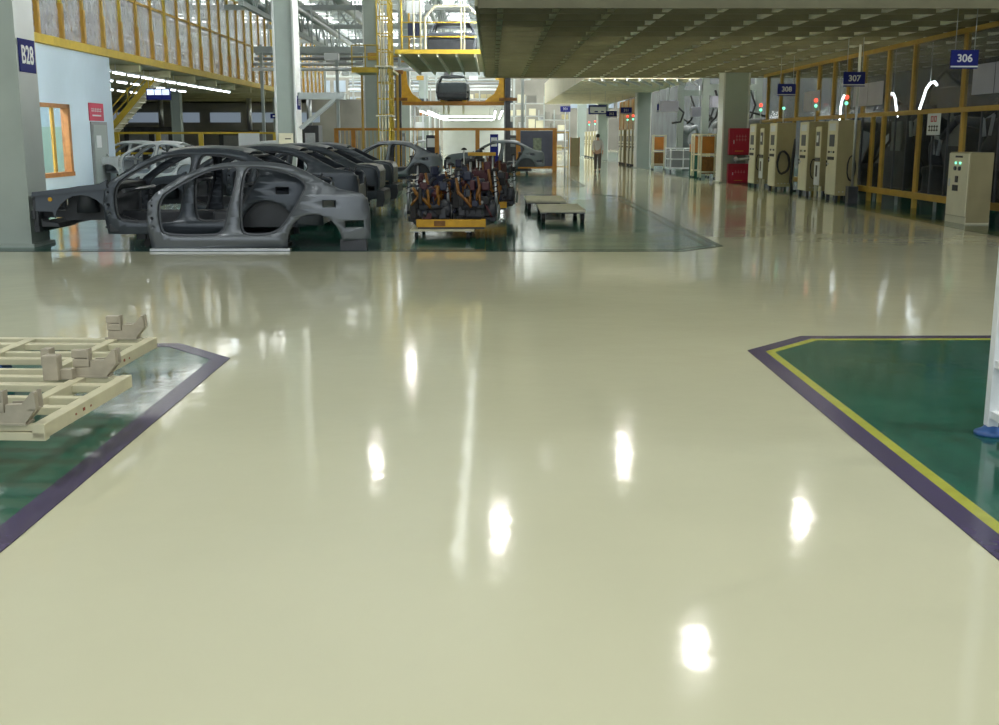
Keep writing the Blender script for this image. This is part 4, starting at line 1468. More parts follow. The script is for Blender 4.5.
# ================================================================== CREAM SKIDS AT THE LEFT
BP = [(0, 0), (.18, 0), (.24, .072), (.236, .15), (.219, .15), (.212, .138), (.173, .093), (.098, .090), (.095, .052), (0, .048)]
def bracket(parent, x, y, z, s=1.0, blocks=True, m=M_bracket):
    b = MB()
    b.prism([(x + px_ * s, z + pz * s) for px_, pz in BP], y - 0.005, y + 0.03)
    b.prism([(x + px_ * s, z + pz * s) for px_, pz in BP], y + 0.065, y + 0.075)
    b.box(x + 0.2 * s, x + 0.235 * s, y - 0.005, y + 0.075, z + 0.062 * s, z + 0.07 * s)
    b.box(x - 0.02, x + 0.19 * s, y - 0.01, y + 0.08, z - 0.006, z + 0.004)
    o = b.build('cradle_bracket', m, parent)
    if blocks:
        b = MB()
        b.box(x - 0.005, x + 0.085 * s, y - 0.002, y + 0.05, z + 0.052 * s, z + 0.096 * s, bev=0.004)
        b.box(x - 0.012, x + 0.075 * s, y + 0.004, y + 0.046, z + 0.100 * s, z + 0.146 * s, bev=0.004)
        b.box(x + 0.076 * s, x + 0.086 * s, y, y + 0.05, z + 0.05 * s, z + 0.152 * s)
        b.build('stop_block', m, o)
    return o
def skid(label, loc, rz, dep, posts=True, near_block=False):
    t = thing('body_skid', label, 'skid', loc, rz, 'cream body skids')
    L = 2.6
    def chan(name, x0, x1, y0, y1, z0, z1):
        b = MB()
        b.box(x0, x1, y0, y1, z0, z1, bev=0.004)
        return b.build(name, M_skid, t)
    # beams along the skid (local -x), cross members (local y); the right end is x = 0
    b = MB(); b.box(-L, 0, 0, 0.05, 0.225, 0.265, bev=0.003); b.box(-L, -0.02, 0.012, 0.05, 0.268, 0.300, bev=0.003); b.build('long_beam', M_skid, t)
    chan('long_beam', -L, -0.02, dep - 0.06, dep, 0.245, 0.30)
    chan('long_beam', -L, -0.055, dep * 0.33, dep * 0.33 + 0.06, 0.255, 0.295)
    chan('long_beam', -L, -0.055, dep * 0.52, dep * 0.52 + 0.05, 0.255, 0.295)
    chan('long_beam', -L, -0.055, dep * 0.78, dep * 0.78 + 0.07, 0.255, 0.295)
    chan('end_beam', -0.06, 0.0, 0.0, dep, 0.235, 0.305)
    chan('cross_member', -0.30, -0.24, 0.05, dep - 0.06, 0.235, 0.302)
    chan('cross_member', -0.85, -0.78, 0.05, dep - 0.06, 0.235, 0.302)
    b = MB()
    for k in range(3):
        b.box(0.0, 0.0015, 0.34 + k * 0.09, 0.355 + k * 0.09 + 0.01 * (k == 1), 0.262, 0.272 + 0.006 * (k % 2))
    b.build('rust_mark', mat('rust_spots', (0.28, 0.07, 0.03), 0.7), t)
    bracket(t, -0.30, dep - 0.06, 0.306)
    if posts:
        bracket(t, -0.27, 0.0, 0.306, blocks=near_block)
    if posts:
      b = MB(); b.box(-0.43, -0.345, dep * 0.85, dep * 0.85 + 0.07, 0.30, 0.44, bev=0.006); b.build('square_post', M_bracket, t)
    b = MB(); b.box(-0.36, -0.31, 0.10, 0.19, 0.300, 0.40, bev=0.004); b.build('square_post', M_bracket, t)
    if posts:
      b = MB(); b.box(-0.345, -0.28, dep * 0.88, dep * 0.88 + 0.05, 0.30, 0.36, bev=0.004); b.build('web_plate', M_bracket, t)
    for x in (-0.95, -2.3):
        for y in (0.3, dep - 0.2):
            c = MB()
            c.cyl((x - 0.025, y, 0.085), (x + 0.025, y, 0.085), 0.085, 14)
            c.build('caster', M_bluefoot, t)
            MB().box(x - 0.05, x + 0.05, y - 0.05, y + 0.05, 0.165, 0.24, bev=0.006).build('caster_fork', M_dark, t)
    return t
skid('nearer cream steel body skid with cradle brackets at its right end', (-2.06, 5.0, 0), R(-3), 1.10, near_block=True)
skid('farther cream steel body skid with cradle brackets, behind the nearer skid', (-2.25, 6.24, 0), R(-2), 1.05, posts=False)

# ================================================================== WHITE RACK AT THE RIGHT
t = thing('steel_rack', 'white square-tube steel rack on blue feet at the right bay', 'rack', (2.70, 4.97, 0))
for x in (0.03, 1.25):
    for y in (0.03, 0.95):
        MB().box(x - 0.03, x + 0.03, y - 0.03, y + 0.03, 0.05, 1.95, bev=0.004).build('post', M_white, t)
        MB().lathe([(0.0, 0.0), (0.085, 0.0), (0.085, 0.018), (0.05, 0.035), (0.03, 0.055), (0.0, 0.056)], 18, c=(x, y, 0)).build('foot_cup', M_bluefoot, t)
for z in (0.10, 0.38, 1.0, 1.92):
    b = MB()
    for y in (0.03, 0.95):
        b.box(0.06, 1.22, y - 0.02, y + 0.02, z, z + 0.04)
    for x in (0.03, 1.25):
        b.box(x - 0.02, x + 0.02, 0.06, 0.92, z, z + 0.04)
    b.build('rail', M_white, t)

# ================================================================== FLAT DOLLIES
def flat_dolly(loc, label):
    t = thing('flat_dolly', label, 'dolly', loc, 0, 'flat platform dollies')
    MB().box(0, 0.86, 0, 2.1, 0.195, 0.24, bev=0.006).build('platform', mat('dolly_plate', (0.60, 0.585, 0.45), 0.5, var=0.1, scale=5), t)
    MB().box(0.10, 0.76, 0.10, 2.0, 0.17, 0.196).build('under_frame', M_dark, t)
    for x in (0.06, 0.80):
        for y in (0.12, 1.98):
            c = MB(); c.cyl((x - 0.035, y, 0.082), (x + 0.035, y, 0.082), 0.082, 16); o = c.build('caster', M_black, t)
            b = MB(); b.box(x - 0.047, x - 0.037, y - 0.03, y + 0.05, 0.06, 0.17); b.box(x + 0.037, x + 0.047, y - 0.03, y + 0.05, 0.06, 0.17); b.box(x - 0.06, x + 0.06, y - 0.07, y + 0.07, 0.168, 0.196); b.cyl((x - 0.05, y, 0.082), (x + 0.05, y, 0.082), 0.03, 10)
            b.build('fork', M_grey, o)
    return t
fd = flat_dolly((0.92, 21.35, 0), 'flat beige platform dolly on black casters, nearer of the two')
copy_tree(fd, (0.76, 24.6, 0), label='flat beige platform dolly on black casters, farther of the two')

# ================================================================== ENGINE CARTS
def engine_cart(loc, label, traylabel, w=1.02, plate=True):
    t = thing('engine_cart', label, 'cart', loc, 0, 'carts that carry the engines')
    MB().box(0, w, 0, 2.2, 0.135, 0.165, bev=0.005).build('platform', M_skid, t)
    for x in (0.10, w - 0.10):
        for y in (0.12, 2.05):
            c = MB(); c.cyl((x - 0.025, y, 0.06), (x + 0.025, y, 0.06), 0.06, 14); o = c.build('caster', M_black, t)
            b = MB(); b.box(x - 0.045, x + 0.045, y - 0.055, y + 0.055, 0.118, 0.136); b.cyl((x - 0.03, y, 0.06), (x + 0.03, y, 0.06), 0.022, 8); b.build('fork', M_steel, o)
    tr = thing('engine_tray', traylabel, 'tray', (loc[0] + 0.10, loc[1] + 0.10, 0.165), 0, 'amber trays under the engines')
    b = MB()
    b.box(0, 1.10, 0, 0.10, 0.03, 0.15, bev=0.008); b.box(0, 1.10, 1.8, 1.9, 0.03, 0.15, bev=0.008)
    b.box(0, 0.08, 0.1, 1.8, 0.03, 0.13, bev=0.008); b.box(1.02, 1.10, 0.1, 1.8, 0.03, 0.13, bev=0.008)
    b.build('frame', M_amber, tr)
    MB().box(0.02, 1.08, 0.02, 1.88, 0.0, 0.03).build('base_sheet', M_dark, tr)
    MB().box(0.28, 0.46, -0.008, 0.0, 0.05, 0.13).build('dark_stain', M_brown, tr)
    return t
rnd = random.Random(3)
def engine(loc, label, rz=0.0, cover=M_maroon, clampm=M_brown, tall=1.0, seed=1):
    """a power unit standing in its tray: block, head, cover, intake runners, pulleys, struts, hoses, clamps"""
    rn = random.Random(seed)
    t = thing('engine_unit', label, 'engine', loc, rz, 'engines with axles on the carts')
    t.scale = (0.80, 0.80, 1.0)
    tall *= 0.86
    b = MB(); b.box(-0.30, 0.30, -0.32, 0.32, 0.0, 0.09, bev=0.02); b.box(-0.42, 0.42, -0.07, 0.07, 0.05, 0.14, bev=0.02)
    b.build('subframe', M_dark, t)
    b = MB(); b.box(-0.20, 0.20, -0.24, 0.24, 0.12, 0.46, bev=0.03)
    for k in range(5):
        b.box(-0.215, 0.215, -0.20 + k * 0.09, -0.18 + k * 0.09, 0.14, 0.44)
    for k in range(3):
        b.cyl((-0.13 + k * 0.13, -0.24, 0.22), (-0.13 + k * 0.13, -0.28, 0.22), 0.045, 10)
    b.build('engine_block', M_dark, t)
    b = MB(); b.box(-0.17, 0.17, -0.25, 0.25, 0.46, 0.58 , bev=0.02); b.build('cylinder_head', M_dark, t)
    b = MB(); b.box(-0.15, 0.15, -0.23, 0.23, 0.58, 0.66 * tall + 0.03, bev=0.035)
    for k in range(4):
        b.cyl((0, -0.16 + k * 0.11, 0.60), (0, -0.16 + k * 0.11, 0.70 * tall + 0.02), 0.03, 8)
    b.build('rocker_cover', cover, t)
    for k in range(4):
        x = -0.15 + k * 0.10
        MB().tube([(x, -0.22, 0.52), (x, -0.34, 0.56), (x + 0.01, -0.40, 0.46), (x + 0.02, -0.36, 0.34), (x + 0.02, -0.30, 0.30)], 0.028, 8).build('intake_runner', [M_navy, clampm][k % 2], t)
    b = MB(); b.tube([(-0.22, -0.33, 0.30), (0.24, -0.33, 0.32)], 0.055, 10); b.build('plenum', M_dark, t)
    for (x, z, r) in ((-0.25, 0.22, 0.085), (-0.25, 0.40, 0.06), (-0.26, 0.33, 0.045)):
        b = MB().lathe([(r * .5, 0), (r, 0.0), (r * .85, 0.012), (r, 0.03), (r * .4, 0.035)], 16, c=(0, 0, 0), axis='x')
        o = b.build('pulley', M_steel, t); o.location = (x - 0.02, -0.08, z)
    MB().tube([(-0.262, -0.165, 0.22), (-0.262, -0.14, 0.42), (-0.262, -0.02, 0.42), (-0.262, 0.005, 0.22), (-0.262, -0.08, 0.14), (-0.262, -0.165, 0.22)], 0.008, 6).build('drive_belt', M_black, t)
    for s in (-1, 1):
        # suspension leg: disc, knuckle, damper, spring
        d = MB().lathe([(0.03, -0.03), (0.05, -0.03), (0.05, -0.005), (0.13, -0.005), (0.13, 0.012), (0.04, 0.014)], 20, axis='x').build('brake_disc', M_steel, t)
        d.location = (s * 0.46, 0.05, 0.20)
        g = MB().tube([(s * 0.42, 0.05, 0.22), (s * 0.40, 0.06, 0.50), (s * 0.37, 0.08, 0.80 * tall)], [0.035, 0.03, 0.018], 10).build('damper', M_steel, t)
        hx = [(s * 0.385 + 0.058 * math.cos(a), 0.07 + 0.058 * math.sin(a), 0.46 + 0.028 * a / 2.1) for a in [i * math.pi / 5 for i in range(0, 41)]]
        MB().tube(hx, 0.010, 6).build('coil_spring', [M_navy, M_black][s > 0], g)
        MB().lathe([(0.0, 0.0), (0.07, 0.0), (0.075, 0.02), (0.03, 0.045), (0.0, 0.05)], 14, c=(s * 0.37, 0.08, 0.80 * tall)).build('top_mount', M_black, g)
        MB().tube([(s * 0.12, 0.0, 0.2), (s * 0.28, 0.02, 0.19), (s * 0.45, 0.05, 0.20)], [0.03, 0.022, 0.035], 8).build('drive_shaft', M_dark, t)
    # hoses and loom
    for k in range(13):
        a = (rn.uniform(-.2, .2), rn.uniform(-.3, .2), rn.uniform(.3, .6))
        c = (rn.uniform(-.38, .38), rn.uniform(-.42, -.25), rn.uniform(.5, .95) * tall)
        e = (rn.uniform(-.4, .4), rn.uniform(-.38, .1), rn.uniform(.12, .6))
        pts = []
        for i in range(9):
            u = i / 8
            pts.append(tuple(a[j] * (1 - u) ** 2 + 2 * c[j] * u * (1 - u) + e[j] * u * u for j in range(3)))
        MB().tube(pts, rn.uniform(0.012, 0.03), 7).build('hose', [M_cable, M_navy, clampm, M_cable, M_maroon, M_dark, M_cable][k % 7], t)
    # amber lifting clamps
    MB().tube([(-0.34, -0.30, 0.70 * tall), (-0.28, -0.36, 0.52), (-0.12, -0.40, 0.42), (0.0, -0.42, 0.30)], [0.03, 0.035, 0.035, 0.03], 8).build('lifting_clamp', clampm, t)
    MB().tube([(0.05, -0.36, 0.36), (0.12, -0.40, 0.5), (0.16, -0.38, 0.62), (0.10, -0.30, 0.72 * tall)], [0.025, 0.035, 0.035, 0.02], 8).build('lifting_clamp', clampm, t)
    b = MB(); b.box(0.18, 0.34, -0.34, -0.2, 0.56, 0.70, bev=0.02); b.build('reservoir', M_navy if seed % 2 else M_maroon, t)
    b = MB(); b.box(-0.20, -0.04, -0.30, -0.16, 0.66 * tall, 0.80 * tall, bev=0.03); b.build('air_box', cover, t)
    for k in range(12):
        x, y, z = rn.uniform(-.42, .42), rn.uniform(-.42, -.1), rn.uniform(.12, .62) * tall
        a, c, e = rn.uniform(.03, .09), rn.uniform(.03, .08), rn.uniform(.04, .13)
        b = MB()
        if k % 3:
            b.box(x - a, x + a, y - c, y + c, z - e, z + e, bev=0.012)
        else:
            b.cyl((x, y - c, z), (x + a, y + c, z + e), a * 0.6, 10)
        b.build(['fitting', 'bracket', 'sensor_case'][k % 3], [M_dark, M_black, M_maroon, M_navy, M_black, M_dark, M_grey][k % 7], t)
    b = MB(); b.cyl((0.22, -0.1, 0.25), (0.42, -0.1, 0.25), 0.12, 14); b.box(0.2, 0.4, -0.2, 0.2, 0.14, 0.4, bev=0.04); b.build('gearbox', M_dark, t)
    return t
engine_cart((-1.30, 17.75, 0), 'beige engine cart on casters nearest the car side panel', 'amber engine tray on the nearest engine cart')
engine_cart((-0.90, 22.6, 0), 'beige engine cart on casters behind the nearest engine cart', 'amber engine tray on the cart behind the nearest one')
ZT = 0.198
engine((-1.03, 18.35, ZT), 'engine with brown clamps at the left front of the nearest cart', 0.15, M_maroon, mat('clamp_ochre', (0.25, 0.11, 0.012), 0.45, var=0.25, scale=9), 1.0, 1)
engine((-0.26, 18.42, ZT), 'tall dark engine with steel damper legs at the right of the nearest cart', -0.2, M_navy, M_brown, 1.25, 2)
engine((-0.95, 19.22, ZT), 'maroon-topped engine at the back left of the nearest cart', 0.4, M_navy, M_brown, 1.35, 3)
engine((-0.22, 19.28, ZT), 'maroon-topped engine at the back right of the nearest cart', 1.3, M_maroon, M_brown, 1.45, 4)
engine((-0.60, 23.2, ZT), 'engine at the front left of the second cart', 0.1, M_navy, M_brown, 1.4, 5)
engine((0.14, 23.25, ZT), 'dark maroon engine at the front right of the second cart', -0.3, M_maroon, M_brown, 1.5, 6)
engine((-0.35, 24.1, ZT), 'engine at the back of the second cart', 0.9, M_dark, M_brown, 1.65, 8)
t = thing('lifting_beam', 'short yellow lifting beam lying over the engines of the second cart', 'beam', (-0.48, 22.80, 1.20))
MB().box(0, 0.56, 0, 0.07, 0.03, 0.10, bev=0.006).build('beam', M_amber, t)
for x in (0.06, 0.5):
    MB().cyl((x, 0.04, -1.0), (x, 0.04, 0.04), 0.018, 8).build('leg', M_steel, t)

# ================================================================== PERSON WALKING AWAY
def person(loc, rz):
    t = thing('person', 'person in pale shirt and dark trousers walking away down the aisle', 'person', loc, rz)
    def skin(name, joints, edges, m, parent, root=0, lv=2):
        me = bpy.data.meshes.new(name)
        me.from_pydata([j[0] for j in joints], edges, [])
        me.materials.append(m)
        o = bpy.data.objects.new(name, me)
        COL.objects.link(o); o.parent = parent
        md = o.modifiers.new('skin', 'SKIN')
        lay = me.skin_vertices[0] if me.skin_vertices else None
        if lay is None:
            bm = bmesh.new(); bm.from_mesh(me); bm.verts.layers.skin.verify(); bm.to_mesh(me); bm.free()
            lay = me.skin_vertices[0]
        for i, j in enumerate(joints):
            r = j[1]
            lay.data[i].radius = r if isinstance(r, tuple) else (r, r)
            lay.data[i].use_root = (i == root)
        md.use_smooth_shade = True
        sd = o.modifiers.new('sub', 'SUBSURF'); sd.levels = lv; sd.render_levels = lv
        return o
    # faces +Y (away from the viewer); mid-stride
    J = [((0, 0, .93), (.15, .10)), ((0, 0, 1.12), (.13, .09)), ((0, .01, 1.34), (.17, .10)), ((0, .01, 1.46), (.06, .055)), ((0, .02, 1.53), (.05, .05)), ((0, .03, 1.63), (.075, .095)), ((0, .03, 1.70), (.055, .07)),
         ((-.17, .01, 1.40), .055), ((-.23, -.03, 1.13), .042), ((-.22, .06, .90), .032), ((-.215, .08, .80), (.02, .035)),
         ((.17, .01, 1.40), .055), ((.23, -.05, 1.13), .042), ((.23, -.02, .90), .032), ((.225, -.01, .80), (.02, .035)),
         ((-.09, .02, .84), .085), ((-.09, .12, .48), .058), ((-.09, .02, .10), .042), ((-.09, .15, .045), (.035, .03)),
         ((.09, -.02, .84), .085), ((.09, -.02, .48), .058), ((.09, -.20, .13), .042), ((.09, -.10, .045), (.035, .03))]
    E_ = [(0, 1), (1, 2), (2, 3), (3, 4), (4, 5), (5, 6), (2, 7), (7, 8), (8, 9), (9, 10), (2, 11), (11, 12), (12, 13), (13, 14), (0, 15), (15, 16), (16, 17), (17, 18), (0, 19), (19, 20), (20, 21), (21, 22)]
    body_ = skin('body', J, E_, M_skin, t)
    for s, base in ((-1, J[10][0]), (1, J[14][0])):
        for k, (dy, ln) in enumerate(((.03, .065), (.01, .075), (-.01, .07), (-.028, .055))):
            p = Vector(base) + Vector((0, dy, -.02))
            skin('finger', [(tuple(p), .009), (tuple(p + Vector((0, .006, -ln * .55))), .008), (tuple(p + Vector((-s * .008, .012, -ln))), .007)], [(0, 1), (1, 2)], M_skin, t, 0, 1)
        p = Vector(base) + Vector((0, .035, .0))
        skin('thumb', [(tuple(p), .010), (tuple(p + Vector((0, .025, -.03))), .009), (tuple(p + Vector((0, .03, -.055))), .008)], [(0, 1), (1, 2)], M_skin, t, 0, 1)
    S = [((0, 0, .90), (.172, .122)), ((0, 0, 1.12), (.155, .112)), ((0, .01, 1.33), (.185, .118)), ((0, .01, 1.455), (.07, .065)), ((-.175, .01, 1.40), .075), ((-.235, -.03, 1.15), .062), ((-.232, .03, .98), .052), ((.175, .01, 1.40), .075), ((.235, -.05, 1.15), .062), ((.235, -.03, .98), .052)]
    skin('shirt', S, [(0, 1), (1, 2), (2, 3), (2, 4), (4, 5), (5, 6), (2, 7), (7, 8), (8, 9)], M_shirt, t)
    T = [((0, 0, .93), (.165, .115)), ((-.09, .02, .82), .105), ((-.09, .12, .48), .078), ((-.09, .03, .09), .064), ((.09, -.02, .82), .105), ((.09, -.02, .48), .078), ((.09, -.19, .13), .064)]
    skin('trousers', T, [(0, 1), (1, 2), (2, 3), (0, 4), (4, 5), (5, 6)], M_trousers, t)
    for x, y in ((-.09, .08), (.09, -.14)):
        MB().sphere((x, y, .045), .06, 0.8, 2.1, .72).build('shoe', M_black, t)
    MB().sphere((0, .018, 1.655), .098, .95, 1.08, .98, 16).build('hair', M_hair, t)
    return t
person((4.92, 52.9, 0), R(-4))

# ================================================================== YELLOW FENCE BEFORE THE LIFT
FY = 54.0
t = thing('safety_fence', 'orange yellow safety fence across the bay in front of the lift', 'fence', (0, FY, 0))
fx = [-7.35, -6.55, -5.0, -2.6, -0.68, 1.25, 2.98]
for x in fx:
    MB().box(x - 0.10, x + 0.10, 0, 0.10, 0, 2.0).build('post', M_orange, t)
for z in (1.90, 0.12):
    MB().box(fx[0], fx[-1] + 0.06, -0.01, 0.09, z, z + 0.12).build('rail', M_orange, t)
b = MB()
for k in range(20):
    x = fx[0] + 0.2 + k * 0.19
    if all(abs(x - q) > 0.08 for q in fx):
        b.box(x, x + 0.025, 0.02, 0.045, 0.2, 1.9)
b.build('bars', M_mustard, t)
bd = thing('fence_board', 'dark slate board filling the right bay of the orange fence', 'board', (0, FY, 0))
MB().box(1.36, 2.90, 0.02, 0.05, 0.22, 1.88).build('sheet', mat('slate_board', (0.075, 0.085, 0.13), 0.5, var=0.2, scale=2), bd)
MB().box(1.95, 2.35, 0.0, 0.02, 0.55, 1.55).build('pale_window', mat('olive_patch', (0.20, 0.24, 0.17), 0.5, var=0.4, scale=8), bd)
t = thing('gate_frame', 'thin mustard gate frame standing open beside the end of the orange fence', 'gate', (3.15, 56.5, 0))
for x in (0, 0.62):
    MB().box(x, x + 0.05, 0, 0.06, 0.0, 1.85).build('post', M_mustard, t)
for z in (0.12, 1.05, 1.8):
    MB().box(0, 0.66, 0.0, 0.05, z, z + 0.05).build('rail', M_mustard, t)
t = thing('guard_post_panel', 'tan panel post at the far aisle corner before the far cabinets', 'panel', (4.45, 64.0, 0))
MB().box(0, 0.45, 0, 0.2, 0, 1.55).build('sheet', M_creamside, t)
MB().box(-0.04, 0.0, 0, 0.2, 0, 1.6).build('edge', M_orange, t)
MB().box(0.45, 0.49, 0, 0.2, 0, 1.6).build('edge', M_orange, t)
# worker-blue boards and equipment standing in the booth mouth
for i, (x, y, w, h, m, l) in enumerate(((-3.6, 62.5, 0.6, 1.7, M_navy, 'navy cabinet left of the booth mouth'), (-0.1, 63.2, 0.45, 1.75, M_blue, 'blue cabinet right of the booth mouth'), (0.9, 64.5, 0.5, 1.7, M_dark, 'dark cabinet right of the booth'), (-5.4, 62.0, 0.7, 1.8, M_grey, 'grey cabinet left of the lift'), (-6.9, 63.5, 0.8, 1.7, M_dark, 'dark cabinet behind the end of the fence'))):
    t = thing('tool_cabinet', l + ', behind the orange fence', 'cabinet', (x, y, 0), 0, 'tool cabinets behind the fence')
    MB().box(0, w, 0, 0.5, 0.08, h, bev=0.02).build('case', m, t)
    MB().box(0.03, w - 0.03, -0.015, 0, 0.12, h * 0.55).build('door', m, t)
    MB().box(0.06, w - 0.06, -0.02, 0, h * 0.62, h * 0.9).build('shelf_front', [M_letter, M_steel, M_grey, M_steel, M_letter][i], t)
    for q in (0.05, w - 0.05):
        MB().box(q - 0.03, q + 0.03, 0.02, 0.48, 0, 0.08).build('foot', M_dark, t)
copy_tree(cw, (-3.3, 71.5, 0.165), rz=R(90), label='white car body inside the brightly lit booth')
bpy.data.objects[-1].name if False else None

# ================================================================== LIFT
t = thing('body_lift', 'orange two-column lift holding a dark car body above the fence', 'lift', (-1.95, 58.2, 0))
for s in (-1, 1):
    x = s * 2.72 - (0.05 if s < 0 else -0.05)
    c = MB(); c.box(x - 0.13, x + 0.13, 0, 0.3, 0, 4.9); c.build('lift_column', M_dark, t)
    MB().box(x - 0.20, x - 0.13, 0.02, 0.28, 0, 4.9).build('guide_rail', M_grey, t)
    b = MB()
    xi = x - s * 0.15
    b.prism([(xi, 3.35), (xi, 4.85), (xi - s * 0.25, 4.85), (xi - s * 0.32, 4.2), (xi - s * 0.55, 3.75), (xi - s * 1.0, 3.42), (xi - s * 1.0, 3.35)], 0.02, 0.14)
    b.build('carriage', M_amber, t)
    MB().box(x - 0.45, x + 0.45, -0.06, 0.36, 3.40, 3.55).build('collar', M_brown, t)
    MB().box(x - 0.25, x + 0.25, -0.1, 0.4, 4.72, 4.90).build('head', M_brown, t)
    MB().box(x - 0.3, x + 0.3, -0.15, 0.45, 0, 0.06).build('base_plate', M_dark, t)
MB().box(-2.6, 2.6, 0.04, 0.22, 3.18, 3.38).build('cross_beam', M_orange, t)
for x in (-0.55, 0.55):
    MB().box(x - 0.1, x + 0.1, 0.0, 4.2, 3.34, 3.52).build('fork_arm', M_amber, t)
for x in (-0.5, -0.25, 0.5):
    MB().cyl((x, 0.15, 2.75), (x, 0.15, 3.2), 0.05, 8).build('hanging_rod', M_cream, t)

# ================================================================== UPPER DECK RAILING, LADDER TOWER, BRACKET PLATFORM, STAIRS
t = thing('deck_railing', 'pale tubular guard frame and railing on the upper deck', 'railing', (0, 38.05, 4.37))
MB().tube([(-2.18, 0, 0), (-2.18, 0, 1.05), (-1.85, 0, 1.42), (-0.75, 0, 1.42), (-0.5, 0, 1.15)], 0.045, 8).build('guard_arch', M_cream, t)
for x in (-2.95, -2.55, -2.33, -1.0, -0.9):
    MB().cyl((x, 0, 0), (x, 0, 2.0), 0.03, 8).build('post', M_cream if x > -2.8 else M_yellow, t)
for z in (0.9, 0.45):
    MB().cyl((-3.0, 0, z), (-0.5, 0, z), 0.022, 8).build('rail', M_yellow, t)
t = thing('deck_cabinet', 'grey control box on posts on the left of the upper deck', 'control box', (-2.85, 39.5, 4.37))
MB().box(0, 0.45, 0, 0.3, 0.55, 1.05, bev=0.02).build('case', M_navy, t)
MB().box(-0.05, 0.55, 0, 0.35, 1.35, 1.75, bev=0.02).build('white_case', M_white, t)
for x in (0.03, 0.42):
    MB().cyl((x, 0.15, 0), (x, 0.15, 1.4), 0.035, 8).build('post', M_mustard, t)
def tower(x, y, w, dp, h, label):
    t = thing('access_tower', label, 'tower', (x, y, 0), 0, 'yellow access towers')
    for a in (0, w):
        for c in (0, dp):
            MB().box(a - 0.025, a + 0.025, c - 0.025, c + 0.025, 0, h).build('post', M_yellow, t)
    z = 0.6
    while z < h:
        b = MB()
        for c in (0, dp):
            b.box(0, w, c - 0.02, c + 0.02, z, z + 0.04)
        for a in (0, w):
            b.box(a - 0.02, a + 0.02, 0, dp, z, z + 0.04)
        b.build('rung_frame', M_yellow, t)
        z += 0.62
    for z in (2.4, 4.3):
        MB().box(-0.1, w + 0.1, -0.05, dp, z, z + 0.06).build('landing', M_channel, t)
    for a in (w * 0.36, w * 0.64):
        MB().box(a - 0.015, a + 0.015, -0.1, -0.06, 0, h).build('ladder_rail', M_cream, t)
    return t
tower(-4.50, 45.5, 0.45, 1.4, 7.6, 'yellow scaffold access tower beside the upper deck')
tower(-5.25, 54.6, 0.5, 1.0, 7.9, 'narrow yellow ladder tower behind the scaffold tower')
t = thing('pipe_bundle', 'pale vertical pipes rising beside the yellow access tower', 'pipes', (-4.75, 49.0, 0))
for k in range(4):
    MB().cyl((k * 0.14, 0.1 * (k % 2), 0), (k * 0.14, 0.1 * (k % 2), 9.5), 0.035 + 0.012 * (k % 2), 8).build('pipe', [M_white, M_cream, M_steel, M_yellow][k], t)
t = thing('side_platform', 'yellow-edged side platform in front of the third column', 'platform', (-6.1, 50.5, 4.42))
MB().box(0, 1.75, 0, 3.4, 0, 0.10).build('slab', M_deck, t)
MB().box(-0.03, 1.78, -0.06, 0, -0.06, 0.17).build('edge_board', M_yellow, t)
for z in (0.6, 1.1):
    MB().cyl((0, 0, z), (1.75, 0, z), 0.025, 8).build('rail', M_yellow, t)
for k in range(4):
    MB().cyl((k * 0.58, 0, 0.1), (k * 0.58, 0, 1.1), 0.025, 8).build('post', M_yellow, t)
for x in (0.05, 1.7):
    MB().box(x - 0.05, x + 0.05, 3.2, 3.3, -4.42, 0).build('leg', M_mustard, t)
t = thing('wall_bracket', 'pale grey bracket platform with diagonal strut on the second column', 'bracket', (-6.05, 35.9, 2.62))
MB().box(0, 1.45, 0, 0.5, 0.14, 0.34).build('shelf', M_truss, t)
for y in (0.06, 0.44):
    MB().bar((0.02, y, -0.75), (1.15, y, 0.16), 0.09).build('strut', M_truss, t)
# yellow stairs under the gallery
t = thing('steel_stairs', 'yellow steel stairs rising under the gallery beside the office', 'stairs', (-18.2, 49.6, 0))
n = 18
for k in range(n):
    x = k * 0.21; z = 0.2 + k * 0.222
    MB().box(x, x + 0.26, 0.06, 1.0, z - 0.03, z).build('tread', M_channel, t)
for y in (0.0, 1.02):
    MB().bar((-0.05, y, 0.06), (n * 0.21, y, 0.2 + n * 0.222), 0.06, 0.24).build('stringer', M_yellow if y == 0 else M_cream, t)
    MB().bar((0.0, y, 1.05), (n * 0.21, y, 1.15 + n * 0.222 - 0.3), 0.05).build('handrail', M_yellow, t)
    for k in range(0, n, 4):
        MB().bar((k * 0.21, y, 0.2 + k * 0.222), (k * 0.21, y, 1.06 + k * 0.218), 0.045).build('baluster', M_yellow, t)
for x in (0.3, 1.1):
    MB().box(x, x + 0.14, 1.2, 1.34, 0, 4.02).build('support_post', M_yellow, t)
# yellow rail in front of the white bodies
t = thing('barrier_rail', 'yellow barrier rail with posts behind the row under the gallery', 'railing', (0, 47.0, 0))
bx = [-15.4, -13.7, -11.95, -10.2, -8.9]
for x in bx:
    MB().box(x - 0.09, x + 0.09, -0.06, 0.06, 0, 1.80).build('post', M_yellow, t)
for z in (1.72, 0.9):
    MB().box(bx[0] - 0.8, bx[-1], -0.04, 0.04, z, z + 0.08).build('rail', M_yellow, t)
t = thing('leaning_board', 'pale grey board standing against the yellow barrier rail', 'board', (-10.35, 46.7, 0))
MB().box(0, 0.85, 0, 0.04, 0.0, 1.75).build('sheet', M_white, t)
